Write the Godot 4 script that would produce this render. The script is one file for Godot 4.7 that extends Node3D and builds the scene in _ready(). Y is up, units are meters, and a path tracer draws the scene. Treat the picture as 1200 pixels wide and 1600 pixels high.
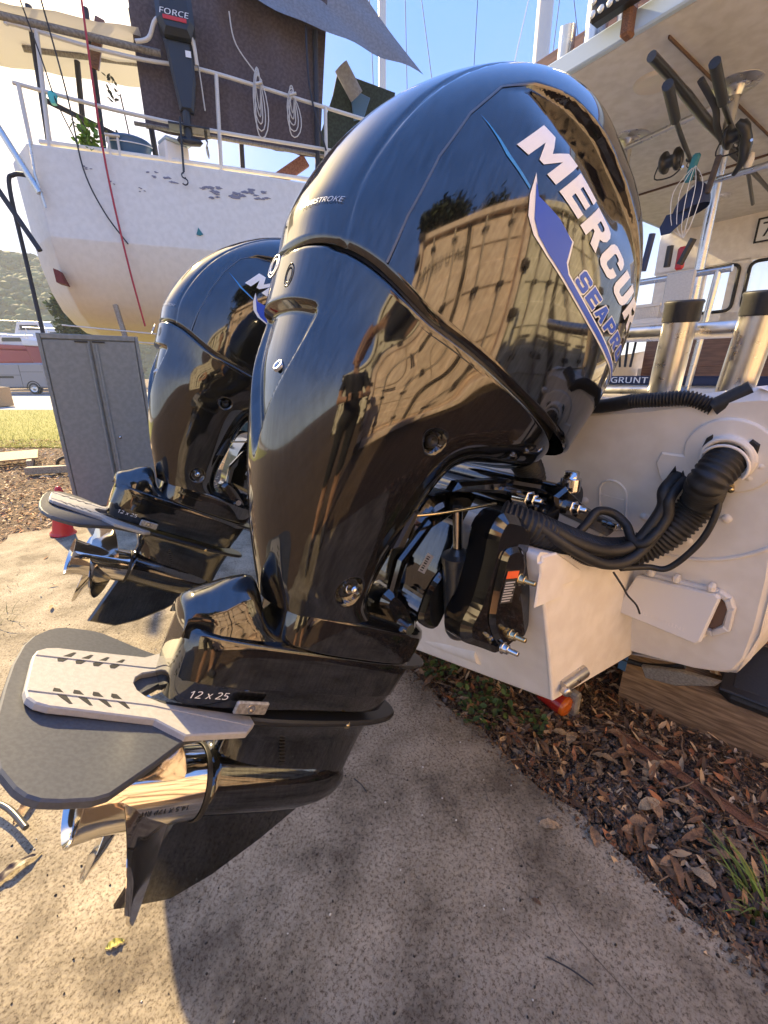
extends Node3D
# A boatyard seen from behind a fishing boat with two black outboard motors.
# World: y up, metres. Boat frame: x forward, y up, z towards the near side. Engine frame: x forward, y up the shaft, z near side.
const OB := Vector3(-0.2112, 0, -0.7041)
const FWD := Vector3(0.81394, 0, -0.58095)
const NEAR := Vector3(0.58095, 0, 0.81394)
const TAU2 := TAU
var BOAT := Transform3D(Basis(FWD, Vector3.UP, NEAR), OB)
var ENG := Transform3D(Basis(Vector3(0.70489, -0.5, -0.50312), Vector3(0.40697, 0.86603, -0.29048), NEAR), Vector3(-0.2112, 0.52574, -0.7041))
var M := {}
var used := {}
var rng := RandomNumberGenerator.new()

# ---------------------------------------------------------------- mesh collector
class MB:
	var v := PackedVector3Array()
	var n := PackedVector3Array()
	var c := PackedColorArray()
	var uv := PackedVector2Array()
	var ix := PackedInt32Array()
	var xf := Transform3D()
	var col := Color(1, 1, 1)
	func p(a: Vector3, nn: Vector3, t := Vector2.ZERO) -> int:
		v.append(xf * a)
		n.append((xf.basis * nn).normalized())
		c.append(col)
		uv.append(t)
		return v.size() - 1
	func tri(a: Vector3, b: Vector3, d: Vector3) -> void:   # counter-clockwise seen from outside
		var nn := (b - a).cross(d - a)
		var i := p(a, nn)
		p(b, nn)
		p(d, nn)
		ix.append_array([i, i + 2, i + 1])
	func quad(a: Vector3, b: Vector3, d: Vector3, e: Vector3) -> void:
		var nn := (d - a).cross(e - b)
		var i := p(a, nn, Vector2(0, 0))
		p(b, nn, Vector2(1, 0))
		p(d, nn, Vector2(1, 1))
		p(e, nn, Vector2(0, 1))
		ix.append_array([i, i + 2, i + 1, i, i + 3, i + 2])
	# rows of points; smooth normals; wrap joins last column with first
	func grid(rows: Array, wrap := false, flip := false) -> void:
		var nr := rows.size()
		var nc: int = rows[0].size()
		var base := v.size()
		for r in nr:
			var row: PackedVector3Array = rows[r]
			var up: PackedVector3Array = rows[mini(r + 1, nr - 1)]
			var dn: PackedVector3Array = rows[maxi(r - 1, 0)]
			for k in nc:
				var kn := (k + 1) % nc if wrap else mini(k + 1, nc - 1)
				var kp := (k - 1 + nc) % nc if wrap else maxi(k - 1, 0)
				var a := row[kn] - row[kp]
				if a.length_squared() < 1e-14:
					a = up[kn] - up[kp]
				if a.length_squared() < 1e-14:
					a = dn[kn] - dn[kp]
				var nn := a.cross(up[k] - dn[k])
				if flip:
					nn = -nn
				p(row[k], nn, Vector2(float(k) / nc, float(r) / nr))
		for r in nr - 1:
			for k in (nc if wrap else nc - 1):
				var k2 := (k + 1) % nc
				var a := base + r * nc + k
				var b := base + r * nc + k2
				var d := base + (r + 1) * nc + k2
				var e := base + (r + 1) * nc + k
				if flip:
					ix.append_array([a, b, d, a, d, e])
				else:
					ix.append_array([a, d, b, a, e, d])
	func fan(ring: PackedVector3Array, flip := false) -> void:
		var m := Vector3.ZERO
		for q in ring:
			m += q
		m /= ring.size()
		for k in ring.size():
			var a := ring[k]
			var b := ring[(k + 1) % ring.size()]
			if flip:
				tri(m, b, a)
			else:
				tri(m, a, b)
	func box(at: Vector3, s: Vector3, r := 0.0, bs := Basis()) -> void:
		var h := s / 2.0
		r = minf(r, minf(h.x, minf(h.y, h.z)) * 0.9)
		var ax: Array[Vector3] = [bs.x, bs.y, bs.z]
		var hh := [h.x, h.y, h.z]
		for i in 3:
			var j := (i + 1) % 3
			var k := (i + 2) % 3
			for sg in [-1.0, 1.0]:
				var o: Vector3 = at + ax[i] * hh[i] * sg
				var J: Vector3 = ax[j] * (hh[j] - r)
				var K: Vector3 = ax[k] * (hh[k] - r)
				if sg > 0:
					quad(o - J - K, o + J - K, o + J + K, o - J + K)
				else:
					quad(o - J - K, o - J + K, o + J + K, o + J - K)
				if r > 0:
					for s2 in [-1.0, 1.0]:   # edge chamfer between face i(sg) and face j(s2)
						var A: Vector3 = at + ax[i] * hh[i] * sg + ax[j] * (hh[j] - r) * s2
						var Bq: Vector3 = at + ax[i] * (hh[i] - r) * sg + ax[j] * hh[j] * s2
						if sg * s2 > 0:
							quad(A - K, Bq - K, Bq + K, A + K)
						else:
							quad(A - K, A + K, Bq + K, Bq - K)
		if r > 0:
			for a in [-1.0, 1.0]:
				for b in [-1.0, 1.0]:
					for d in [-1.0, 1.0]:
						var X: Vector3 = at + ax[0] * h.x * a + ax[1] * (h.y - r) * b + ax[2] * (h.z - r) * d
						var Y: Vector3 = at + ax[0] * (h.x - r) * a + ax[1] * h.y * b + ax[2] * (h.z - r) * d
						var Z: Vector3 = at + ax[0] * (h.x - r) * a + ax[1] * (h.y - r) * b + ax[2] * h.z * d
						if a * b * d > 0:
							tri(X, Y, Z)
						else:
							tri(X, Z, Y)
	func ring(at: Vector3, dir: Vector3, r: float, sides: int, ref := Vector3.UP) -> PackedVector3Array:
		var z := dir.normalized()
		var x := ref.cross(z)
		if x.length() < 0.05:
			x = Vector3.RIGHT.cross(z)
		x = x.normalized()
		var y := z.cross(x)
		var o := PackedVector3Array()
		for k in sides:
			var a := TAU * k / sides
			o.append(at + (x * cos(a) + y * sin(a)) * r)
		return o
	# tube along points; radius number or array
	func tube(pts: Array, rad, sides := 10, caps := true) -> void:
		var rows := []
		var x := Vector3.ZERO
		for i in pts.size():
			var d: Vector3 = (pts[mini(i + 1, pts.size() - 1)] - pts[maxi(i - 1, 0)]).normalized()
			if i == 0:
				x = Vector3.UP.cross(d)
				if x.length() < 0.1:
					x = Vector3.RIGHT.cross(d)
			x = (x - d * x.dot(d)).normalized()
			var y := d.cross(x)
			var r: float = rad[i] if rad is Array or rad is PackedFloat32Array else rad
			var o := PackedVector3Array()
			for k in sides:
				var a := TAU * k / sides
				o.append(pts[i] + (x * cos(a) + y * sin(a)) * r)
			rows.append(o)
		grid(rows, true)
		if caps:
			fan(rows[0], true)
			fan(rows[-1])
	# lathe: profile of (radius, along) about an axis; sharp profile corners where a point is repeated
	func lathe(at: Vector3, axis: Vector3, prof: Array, sides := 24) -> void:
		var run := []
		for i in prof.size():
			var q: Vector2 = prof[i]
			if i > 0 and q == prof[i - 1] and run.size() > 1:
				grid(run, true)
				run = []
			run.append(ring(at + axis * q.y, axis, maxf(q.x, 0.00001), sides))
		if run.size() > 1:
			grid(run, true)
	# polygon in (x, y) of a frame, extruded along its z from z0 to z1, with a chamfer
	func prism(poly: PackedVector2Array, z0: float, z1: float, bev := 0.0, fr := Transform3D()) -> void:
		if Geometry2D.is_polygon_clockwise(poly):
			poly = poly.duplicate()
			poly.reverse()
		var inner := poly
		if bev > 0:
			inner = inset(poly, bev)
		var tr := Geometry2D.triangulate_polygon(inner)
		for i in range(0, tr.size(), 3):
			var q := [inner[tr[i]], inner[tr[i + 1]], inner[tr[i + 2]]]
			if (q[1] - q[0]).cross(q[2] - q[0]) < 0:
				q = [q[0], q[2], q[1]]
			tri(fr * Vector3(q[0].x, q[0].y, z1), fr * Vector3(q[1].x, q[1].y, z1), fr * Vector3(q[2].x, q[2].y, z1))
			tri(fr * Vector3(q[0].x, q[0].y, z0), fr * Vector3(q[2].x, q[2].y, z0), fr * Vector3(q[1].x, q[1].y, z0))
		var m := poly.size()
		for i in m:
			var a := poly[i]
			var b := poly[(i + 1) % m]
			quad(fr * Vector3(a.x, a.y, z0 + bev), fr * Vector3(b.x, b.y, z0 + bev), fr * Vector3(b.x, b.y, z1 - bev), fr * Vector3(a.x, a.y, z1 - bev))
			if bev > 0:
				var ai := inner[i]
				var bi := inner[(i + 1) % m]
				quad(fr * Vector3(a.x, a.y, z1 - bev), fr * Vector3(b.x, b.y, z1 - bev), fr * Vector3(bi.x, bi.y, z1), fr * Vector3(ai.x, ai.y, z1))
				quad(fr * Vector3(ai.x, ai.y, z0), fr * Vector3(bi.x, bi.y, z0), fr * Vector3(b.x, b.y, z0 + bev), fr * Vector3(a.x, a.y, z0 + bev))
	func inset(poly: PackedVector2Array, d: float) -> PackedVector2Array:
		var o := PackedVector2Array()
		var m := poly.size()
		for i in m:
			var e1 := (poly[i] - poly[(i - 1 + m) % m]).normalized()
			var e2 := (poly[(i + 1) % m] - poly[i]).normalized()
			var n1 := Vector2(-e1.y, e1.x)
			var n2 := Vector2(-e2.y, e2.x)
			var b := n1 + n2
			var l := maxf(b.length_squared(), 0.4)
			o.append(poly[i] + b * (2.0 * d / l))
		return o
	func mesh() -> ArrayMesh:
		var a := []
		a.resize(Mesh.ARRAY_MAX)
		a[Mesh.ARRAY_VERTEX] = v
		a[Mesh.ARRAY_NORMAL] = n
		a[Mesh.ARRAY_COLOR] = c
		a[Mesh.ARRAY_TEX_UV] = uv
		a[Mesh.ARRAY_INDEX] = ix
		var m := ArrayMesh.new()
		m.add_surface_from_arrays(Mesh.PRIMITIVE_TRIANGLES, a)
		return m

# ---------------------------------------------------------------- object helpers
func numbered(full: String) -> String:
	var called := full
	if called.length() > 4 and called[-4] == "_" and called.right(3).is_valid_int():
		called = called.left(-4)
	if not used.has(called):
		used[called] = 0
		return called
	used[called] += 1
	return "%s_%03d" % [called, used[called]]

func thing(called: String, label: String, category: String, at := Transform3D(), group := "") -> Node3D:
	var o := Node3D.new()
	o.name = numbered(called)
	add_child(o)
	o.transform = at
	tag(o, label, category, group)
	return o

func tag(o: Node3D, label: String, category: String, group := "") -> Node3D:
	o.set_meta("label", label)
	o.set_meta("category", category)
	if group:
		o.set_meta("group", group)
	return o

func part(called: String, b: MB, mat: Material, parent: Node) -> MeshInstance3D:
	var o := MeshInstance3D.new()
	o.mesh = b.mesh()
	o.material_override = mat
	o.name = called
	if b.v.is_empty():
		push_warning("empty part " + called)
	parent.add_child(o, true)
	return o

func single(called: String, b: MB, mat: Material, label: String, category: String, group := "") -> MeshInstance3D:
	var o := MeshInstance3D.new()
	o.mesh = b.mesh()
	o.material_override = mat
	o.name = numbered(called)
	add_child(o)
	tag(o, label, category, group)
	return o

func struct(called: String, b: MB, mat: Material) -> MeshInstance3D:
	var o := MeshInstance3D.new()
	o.mesh = b.mesh()
	o.material_override = mat
	o.name = numbered(called)
	add_child(o)
	o.set_meta("kind", "structure")
	return o

func dup(src: Node3D, at: Transform3D, label: String, group := "") -> Node3D:
	var o: Node3D = src.duplicate()
	o.name = numbered(String(src.name))
	add_child(o)
	o.transform = at
	tag(o, label, src.get_meta("category"), group)
	return o

func nb(x := Transform3D()) -> MB:
	var b := MB.new()
	b.xf = x
	return b

func bp(f: float, y: float, w: float) -> Vector3:
	return BOAT * Vector3(f, y, w)

func V2(a: Array) -> PackedVector2Array:
	var o := PackedVector2Array()
	for i in range(0, a.size(), 2):
		o.append(Vector2(a[i], a[i + 1]))
	return o

func curve3(pts: Array, k := 8) -> Array:   # Catmull-Rom through points
	var o := []
	for i in pts.size() - 1:
		var a: Vector3 = pts[maxi(i - 1, 0)]
		var b: Vector3 = pts[i]
		var c: Vector3 = pts[i + 1]
		var d: Vector3 = pts[mini(i + 2, pts.size() - 1)]
		for j in k:
			o.append(b.cubic_interpolate(c, a, d, float(j) / k))
	o.append(pts[-1])
	return o

func rope(pts: Array, r: float, sides := 6) -> MB:
	var b := nb()
	b.tube(curve3(pts, 6), r, sides)
	return b

# ---------------------------------------------------------------- materials
func lin(r: float, g: float, b: float) -> Color:
	return Color(r, g, b).linear_to_srgb()

func mat(r: float, g: float, b: float, rough := 0.6, metal := 0.0) -> StandardMaterial3D:
	var m := StandardMaterial3D.new()
	m.albedo_color = lin(r, g, b)
	m.roughness = rough
	m.metallic = metal
	return m

func ntex(freq: float, stops: Array, octaves := 5, seed_ := 1, size := 512, type := FastNoiseLite.TYPE_SIMPLEX_SMOOTH, gain := .5) -> NoiseTexture2D:
	var f := FastNoiseLite.new()
	f.seed = seed_
	f.frequency = freq
	f.noise_type = type
	f.fractal_octaves = octaves
	f.fractal_gain = gain
	if type == FastNoiseLite.TYPE_CELLULAR:
		f.cellular_return_type = FastNoiseLite.RETURN_DISTANCE
	var t := NoiseTexture2D.new()
	t.width = size
	t.height = size
	t.seamless = true
	t.noise = f
	if stops.size():
		var g := Gradient.new()
		var offs := PackedFloat32Array()
		var cols := PackedColorArray()
		for s in stops:
			offs.append(s[0])
			cols.append(s[1])
		g.offsets = offs
		g.colors = cols
		t.color_ramp = g
	return t

func world_tri(m: StandardMaterial3D, s: float, world := true) -> StandardMaterial3D:
	m.uv1_triplanar = true
	m.uv1_world_triplanar = world
	m.uv1_scale = Vector3(s, s, s)
	return m

# a base colour broken up by noise from dark to light, with fine relief
func noisy(dark: Color, light: Color, scale: float, rough := 0.8, bump := 0.0, freq := 0.02, seed_ := 1, metal := 0.0) -> StandardMaterial3D:
	var m := StandardMaterial3D.new()
	m.albedo_texture = ntex(freq, [[0.25, dark.linear_to_srgb()], [0.75, light.linear_to_srgb()]], 5, seed_)
	m.roughness = rough
	m.metallic = metal
	if bump > 0:
		m.heightmap_enabled = true
		m.heightmap_texture = ntex(freq * 3.0, [], 4, seed_ + 7)
		m.heightmap_scale = bump
	return world_tri(m, scale, false)

func vcol(rough := 0.8) -> StandardMaterial3D:
	var m := StandardMaterial3D.new()
	m.vertex_color_use_as_albedo = true
	m.roughness = rough
	return m

# ---------------------------------------------------------------- outboard cowling surface
const UPPER := [[.70,-.336,.328,.230],[.75,-.352,.342,.237],[.80,-.354,.347,.242],[.90,-.342,.347,.247],[1.0,-.312,.324,.247],[1.08,-.264,.287,.239],[1.155,-.208,.236,.217],[1.21,-.153,.188,.186],[1.265,-.082,.13,.132],[1.30,-.012,.082,.075],[1.315,.037,.037,0.0]]
const LOWER := [[.2,-.135,.16,.085],[.24,-.158,.08,.092],[.3,-.195,.06,.105],[.4,-.243,.06,.135],[.5,-.281,.066,.165],[.55,-.296,.08,.18],[.57,-.301,.095,.185],[.595,-.307,.14,.192],[.615,-.311,.21,.198],[.635,-.315,.275,.204],[.66,-.323,.315,.216],[.697,-.331,.328,.227]]
const LIP := [-.262,.62, -.262,.74, -.264,.80, -.259,.89, -.243,.97, -.215,1.04, -.172,1.085, -.11,1.112, -.03,1.122, .06,1.115, .13,1.095, .19,1.06, .24,1.01, .275,.95, .297,.88, .31,.78, .312,.62]
var rowsU := []
var rowsL := []
var lip_poly := PackedVector2Array()

func table(tab: Array, n: int, smooth: int, smooth_front: int, domed: bool) -> Array:
	var v0: float = tab[0][0]
	var v1: float = tab[-1][0]
	var xs := []
	for t in tab:
		xs.append(-sqrt(maxf(v1 - t[0], 0.0) / (v1 - v0)) if domed else (t[0] - v0) / (v1 - v0))
	var o := []
	for i in n:
		var x := float(i) / (n - 1)
		if domed:
			x = x - 1.0
		var k := 0
		while k < xs.size() - 2 and xs[k + 1] < x:
			k += 1
		var t: float = (x - xs[k]) / (xs[k + 1] - xs[k])
		var a: Array = tab[maxi(k - 1, 0)]
		var b: Array = tab[k]
		var c: Array = tab[k + 1]
		var d: Array = tab[mini(k + 2, tab.size() - 1)]
		var xa: float = xs[maxi(k - 1, 0)]
		var xd: float = xs[mini(k + 2, tab.size() - 1)]
		var row := [v1 - (v1 - v0) * x * x if domed else v0 + (v1 - v0) * x]
		for j in [1, 2, 3]:
			var h: float = xs[k + 1] - xs[k]
			var mb: float = (c[j] - a[j]) / (xs[k + 1] - xa)
			var mc: float = (d[j] - b[j]) / (xd - xs[k])
			var t2 := t * t
			var t3 := t2 * t
			row.append((2 * t3 - 3 * t2 + 1) * b[j] + (t3 - 2 * t2 + t) * h * mb + (3 * t2 - 2 * t3) * c[j] + (t3 - t2) * h * mc)
		o.append(row)
	for s in smooth:
		for j in [1, 2, 3]:
			if j == 2 and s >= smooth_front:
				continue
			var prev: float = o[0][j]
			for i in range(1, n - 1):
				var cur: float = o[i][j]
				o[i][j] = (prev + 2 * cur + o[i + 1][j]) / 4.0
				prev = cur
	return o

func row_at(rows: Array, v: float) -> Array:
	var lo := 0
	var hi := rows.size() - 1
	while hi - lo > 1:
		var m := (lo + hi) / 2
		if rows[m][0] > v:
			hi = m
		else:
			lo = m
	var t: float = clampf((v - rows[lo][0]) / (rows[hi][0] - rows[lo][0]), 0.0, 1.0)
	var o := []
	for j in 4:
		o.append(lerpf(rows[lo][j], rows[hi][j], t))
	return o

func middle(r: Array) -> float:
	return lerpf(r[1], r[2], lerpf(0.55, 0.5, smoothstep(0.3, 0.6, r[2] - r[1])))

func seg_dist(p: Vector2, poly: PackedVector2Array) -> float:
	var best := 9.0
	for i in poly.size() - 1:
		var q := Geometry2D.get_closest_point_to_segment(p, poly[i], poly[i + 1])
		best = minf(best, p.distance_squared_to(q))
	return sqrt(best)

func panel_depth(u: float, v: float) -> float:   # how far the side panel lies inside the hood
	if u < -.29 or u > .335 or v > 1.15:
		return 0.0
	var p := Vector2(u, v)
	var d := seg_dist(p, lip_poly)
	if not Geometry2D.is_point_in_polygon(p, lip_poly):
		d = -d
	var deep := .0008 + .018 * smoothstep(1.0, 1.09, v) * smoothstep(-.25, -.10, u) * (1.0 - .8 * smoothstep(.0, .2, u)) + .003 * smoothstep(-.1, .25, u)
	return deep * smoothstep(-.004, .0075, d)

# z of the side of the cowling at (u, v) in the engine frame
func side_z(u: float, v: float) -> float:
	var up := v > .70
	var r := row_at(rowsU if up else rowsL, v)
	var um := middle(r)
	var e := 2.4 if u < um else (4.4 if up else 2.6)
	var c: float = absf(u - um) / maxf((um - r[1]) if u < um else (r[2] - um), 1e-4)
	var z: float = r[3] * pow(maxf(1.0 - pow(c, e), 0.0), 1.0 / e)
	return z - (panel_depth(u, v) if up else 0.0)

func cowl_mesh(rows: Array, upper: bool, nt: int) -> MB:
	var g := nb()
	var base := []
	for r in rows:
		var um := middle(r)
		var o := PackedVector3Array()
		for k in nt:
			var a := TAU * k / nt
			# more columns at the two sides' edges than evenly spaced
			var c := cos(a)
			var s := sin(a)
			var e := 2.4 if c < 0 else (4.4 if upper else 2.6)
			var u: float = um + ((um - r[1]) if c < 0 else (r[2] - um)) * signf(c) * pow(absf(c), 2.0 / e)
			var z: float = r[3] * signf(s) * pow(absf(s), 2.0 / e)
			var dv := 0.042 * smoothstep(-.16, -.33, u)
			if upper:
				dv *= 1.0 - smoothstep(.70, .84, r[0])
			else:
				dv *= smoothstep(.56, .70, r[0])
			o.append(Vector3(u, r[0] + dv, z))
		base.append(o)
	var n := base.size()
	var out := []
	for i in n:
		var v: float = rows[i][0]
		var o := PackedVector3Array()
		var row: PackedVector3Array = base[i]
		var upr: PackedVector3Array = base[mini(i + 1, n - 1)]
		var dnr: PackedVector3Array = base[maxi(i - 1, 0)]
		for k in nt:
			var q := row[k]
			var nn := (row[(k + 1) % nt] - row[(k - 1 + nt) % nt]).cross(upr[k] - dnr[k])
			if nn.length_squared() < 1e-16:
				nn = Vector3.UP
			nn = nn.normalized()
			if nn.dot(Vector3(q.x, 0, q.z)) < 0 and absf(nn.y) < 0.8:
				nn = -nn
			var az := absf(q.z)
			var d := 0.0
			if upper:
				if q.x < .2:
					var gr := (az - lerpf(.118, .128, smoothstep(.75, 1.1, q.y))) / .0028
					d += 0.004 * exp(-gr * gr)
				var pd := panel_depth(q.x, q.y)
				if az > .06:
					q.z -= signf(q.z) * pd
				if v < .706:   # rounded lower edge
					var t := (.706 - v) / .006
					d += .006 * (1.0 - sqrt(maxf(1.0 - t * t, 0.0)))
			else:
				var zc := lerpf(.012, .105, smoothstep(.42, .66, v))
				if q.x < -.1 and v > .42:
					var inside := smoothstep(zc, zc - .014, az)
					d += .013 * inside * smoothstep(.42, .47, v) * (1.0 - smoothstep(.632, .638, v))
					d -= .006 * inside * smoothstep(.632, .638, v)
				for sc in [[-.025, .273, .028], [-.061, .566, .02]]:
					var rr: float = Vector2(q.x - sc[0], q.y - sc[1]).length() / sc[2]
					if rr < 1.4 and az > .05:
						d += .012 * (1.0 - smoothstep(.72, 1.1, rr))
				if v > .691:
					var t := (v - .691) / .006
					d += .006 * (1.0 - sqrt(maxf(1.0 - t * t, 0.0)))
			o.append(q - nn * d)
		out.append(o)
	g.grid(out, true)
	if upper:
		pass
	else:
		g.fan(out[-1])
	return g

# flat polygon in (u, v), clipped into small cells and laid on the cowling's side
func on_side(b: MB, poly: PackedVector2Array, lift: float, side := 1.0, cell := .02) -> void:
	var lo := poly[0]
	var hi := poly[0]
	for q in poly:
		lo = lo.min(q)
		hi = hi.max(q)
	var x0 := floorf(lo.x / cell) * cell
	var y0 := floorf(lo.y / cell) * cell
	var y := y0
	while y < hi.y:
		var x := x0
		while x < hi.x:
			var sq := PackedVector2Array([Vector2(x, y), Vector2(x + cell, y), Vector2(x + cell, y + cell), Vector2(x, y + cell)])
			for piece in Geometry2D.intersect_polygons(poly, sq):
				if piece.size() < 3:
					continue
				var tr := Geometry2D.triangulate_polygon(piece)
				for i in range(0, tr.size(), 3):
					var t := [piece[tr[i]], piece[tr[i + 1]], piece[tr[i + 2]]]
					if (t[1] - t[0]).cross(t[2] - t[0]) < 0:
						t = [t[0], t[2], t[1]]
					if side < 0:
						t = [t[0], t[2], t[1]]
					var ids := []
					for q in t:
						var z := side_z(q.x, q.y)
						var nx := (side_z(q.x - .004, q.y) - side_z(q.x + .004, q.y)) / .008
						var ny := (side_z(q.x, q.y - .004) - side_z(q.x, q.y + .004)) / .008
						var nn := Vector3(nx, ny, 1.0).normalized()
						var P := Vector3(q.x, q.y, z) + nn * lift
						ids.append(b.p(Vector3(P.x, P.y, P.z * side), Vector3(nn.x, nn.y, nn.z * side)))
					b.ix.append_array([ids[0], ids[2], ids[1]])
			x += cell
		y += cell

func slant(poly: Array, at: Vector2, w: float, h: float, lean: float, rise := 0.0) -> PackedVector2Array:
	var o := PackedVector2Array()
	for i in range(0, poly.size(), 2):
		var x: float = poly[i] * w
		var y: float = poly[i + 1] * h
		o.append(at + Vector2(x + y * lean, y + x * rise))
	return o

const GLYPH := {
	"M": [[0,0, 0,1, .3,1, .5,.52, .7,1, 1,1, 1,0, .74,0, .74,.6, .56,.12, .44,.12, .26,.6, .26,0]],
	"E": [[0,0, 0,1, 1,1, 1,.76, .34,.76, .34,.62, .94,.62, .94,.4, .34,.4, .34,.24, 1,.24, 1,0]],
	"R": [[0,0, 0,1, .72,1, .9,.94, 1,.8, 1,.6, .9,.46, .76,.4, 1,0, .64,0, .44,.36, .34,.36, .34,0], [.34,.58, .34,.78, .6,.78, .66,.72, .66,.64, .6,.58]],
	"C": [[.24,0, .08,.08, 0,.24, 0,.76, .08,.92, .24,1, .76,1, .92,.92, 1,.76, 1,.64, .66,.64, .66,.74, .6,.78, .4,.78, .34,.72, .34,.28, .4,.22, .6,.22, .66,.28, .66,.38, 1,.38, 1,.24, .92,.08, .76,0]],
	"U": [[.24,0, .08,.08, 0,.24, 0,1, .34,1, .34,.3, .4,.22, .6,.22, .66,.3, .66,1, 1,1, 1,.24, .92,.08, .76,0]],
	"Y": [[.33,0, .33,.38, 0,1, .37,1, .5,.66, .63,1, 1,1, .67,.38, .67,0]],
	"S": [[.1,0, .0,.1, .0,.3, .3,.3, .3,.22, .7,.22, .7,.38, .15,.38, 0,.5, 0,.88, .12,1, .88,1, 1,.9, 1,.7, .7,.7, .7,.78, .3,.78, .3,.6, .85,.6, 1,.48, 1,.1, .9,0]],
	"A": [[0,0, .32,1, .68,1, 1,0, .7,0, .63,.22, .37,.22, .3,0], [.43,.42, .5,.68, .57,.42]],
	"P": [[0,0, 0,1, .8,1, 1,.85, 1,.5, .8,.35, .32,.35, .32,0], [.32,.57, .32,.78, .66,.78, .68,.74, .68,.6, .66,.57]],
	"O": [[.15,0, 0,.12, 0,.88, .15,1, .85,1, 1,.88, 1,.12, .85,0], [.32,.25, .32,.75, .68,.75, .68,.25]],
}

func glyph(ch: String, at: Vector2, w: float, h: float, lean: float) -> Array:
	var gl: Array = GLYPH[ch]
	var outer := slant(gl[0], at, w, h, lean)
	if gl.size() == 1:
		return [outer]
	var hole := slant(gl[1], at, w, h, lean)   # split into two halves so that each has no hole
	var mid := hole[0].x * .5 + hole[hole.size() / 2].x * .5
	var res := []
	for half in [[mid - 9.0, mid], [mid, mid + 9.0]]:
		var sq := PackedVector2Array([Vector2(half[0], -9), Vector2(half[1], -9), Vector2(half[1], 9), Vector2(half[0], 9)])
		for piece in Geometry2D.intersect_polygons(outer, sq):
			for rest in Geometry2D.clip_polygons(piece, hole):
				res.append(rest)
	return res

# flat lettering from a font, laid through a map (x, y) -> point
func lettering(b: MB, text: String, size: float, place: Callable, stretch := 1.0, lean := 0.0, bold := 0.0) -> void:
	var f := SystemFont.new()
	f.font_names = PackedStringArray(["Droid Sans"])
	var fv := FontVariation.new()
	fv.base_font = f
	fv.variation_embolden = bold
	var t := TextMesh.new()
	t.text = text
	t.font = fv
	t.font_size = 64
	t.pixel_size = size / 46.0
	t.depth = 0.0
	t.curve_step = 2.0
	var a := t.get_mesh_arrays()
	var vs: PackedVector3Array = a[Mesh.ARRAY_VERTEX]
	var ids: PackedInt32Array = a[Mesh.ARRAY_INDEX] if a[Mesh.ARRAY_INDEX] != null else PackedInt32Array(range(vs.size()))
	for i in range(0, ids.size(), 3):
		var q := []
		for j in 3:
			var s := vs[ids[i + j]]
			q.append(place.call(Vector2((s.x + s.y * lean) * stretch, s.y)))
		var nn: Vector3 = (q[1] - q[0]).cross(q[2] - q[0])
		b.tri(q[0], q[2], q[1])

func flat_text(text: String, size: float, fr: Transform3D, stretch := 1.0, lean := 0.0, bold := 0.0) -> MB:
	var b := nb()
	lettering(b, text, size, func(q: Vector2) -> Vector3: return fr * Vector3(q.x, q.y, 0), stretch, lean, bold)
	return b

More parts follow.
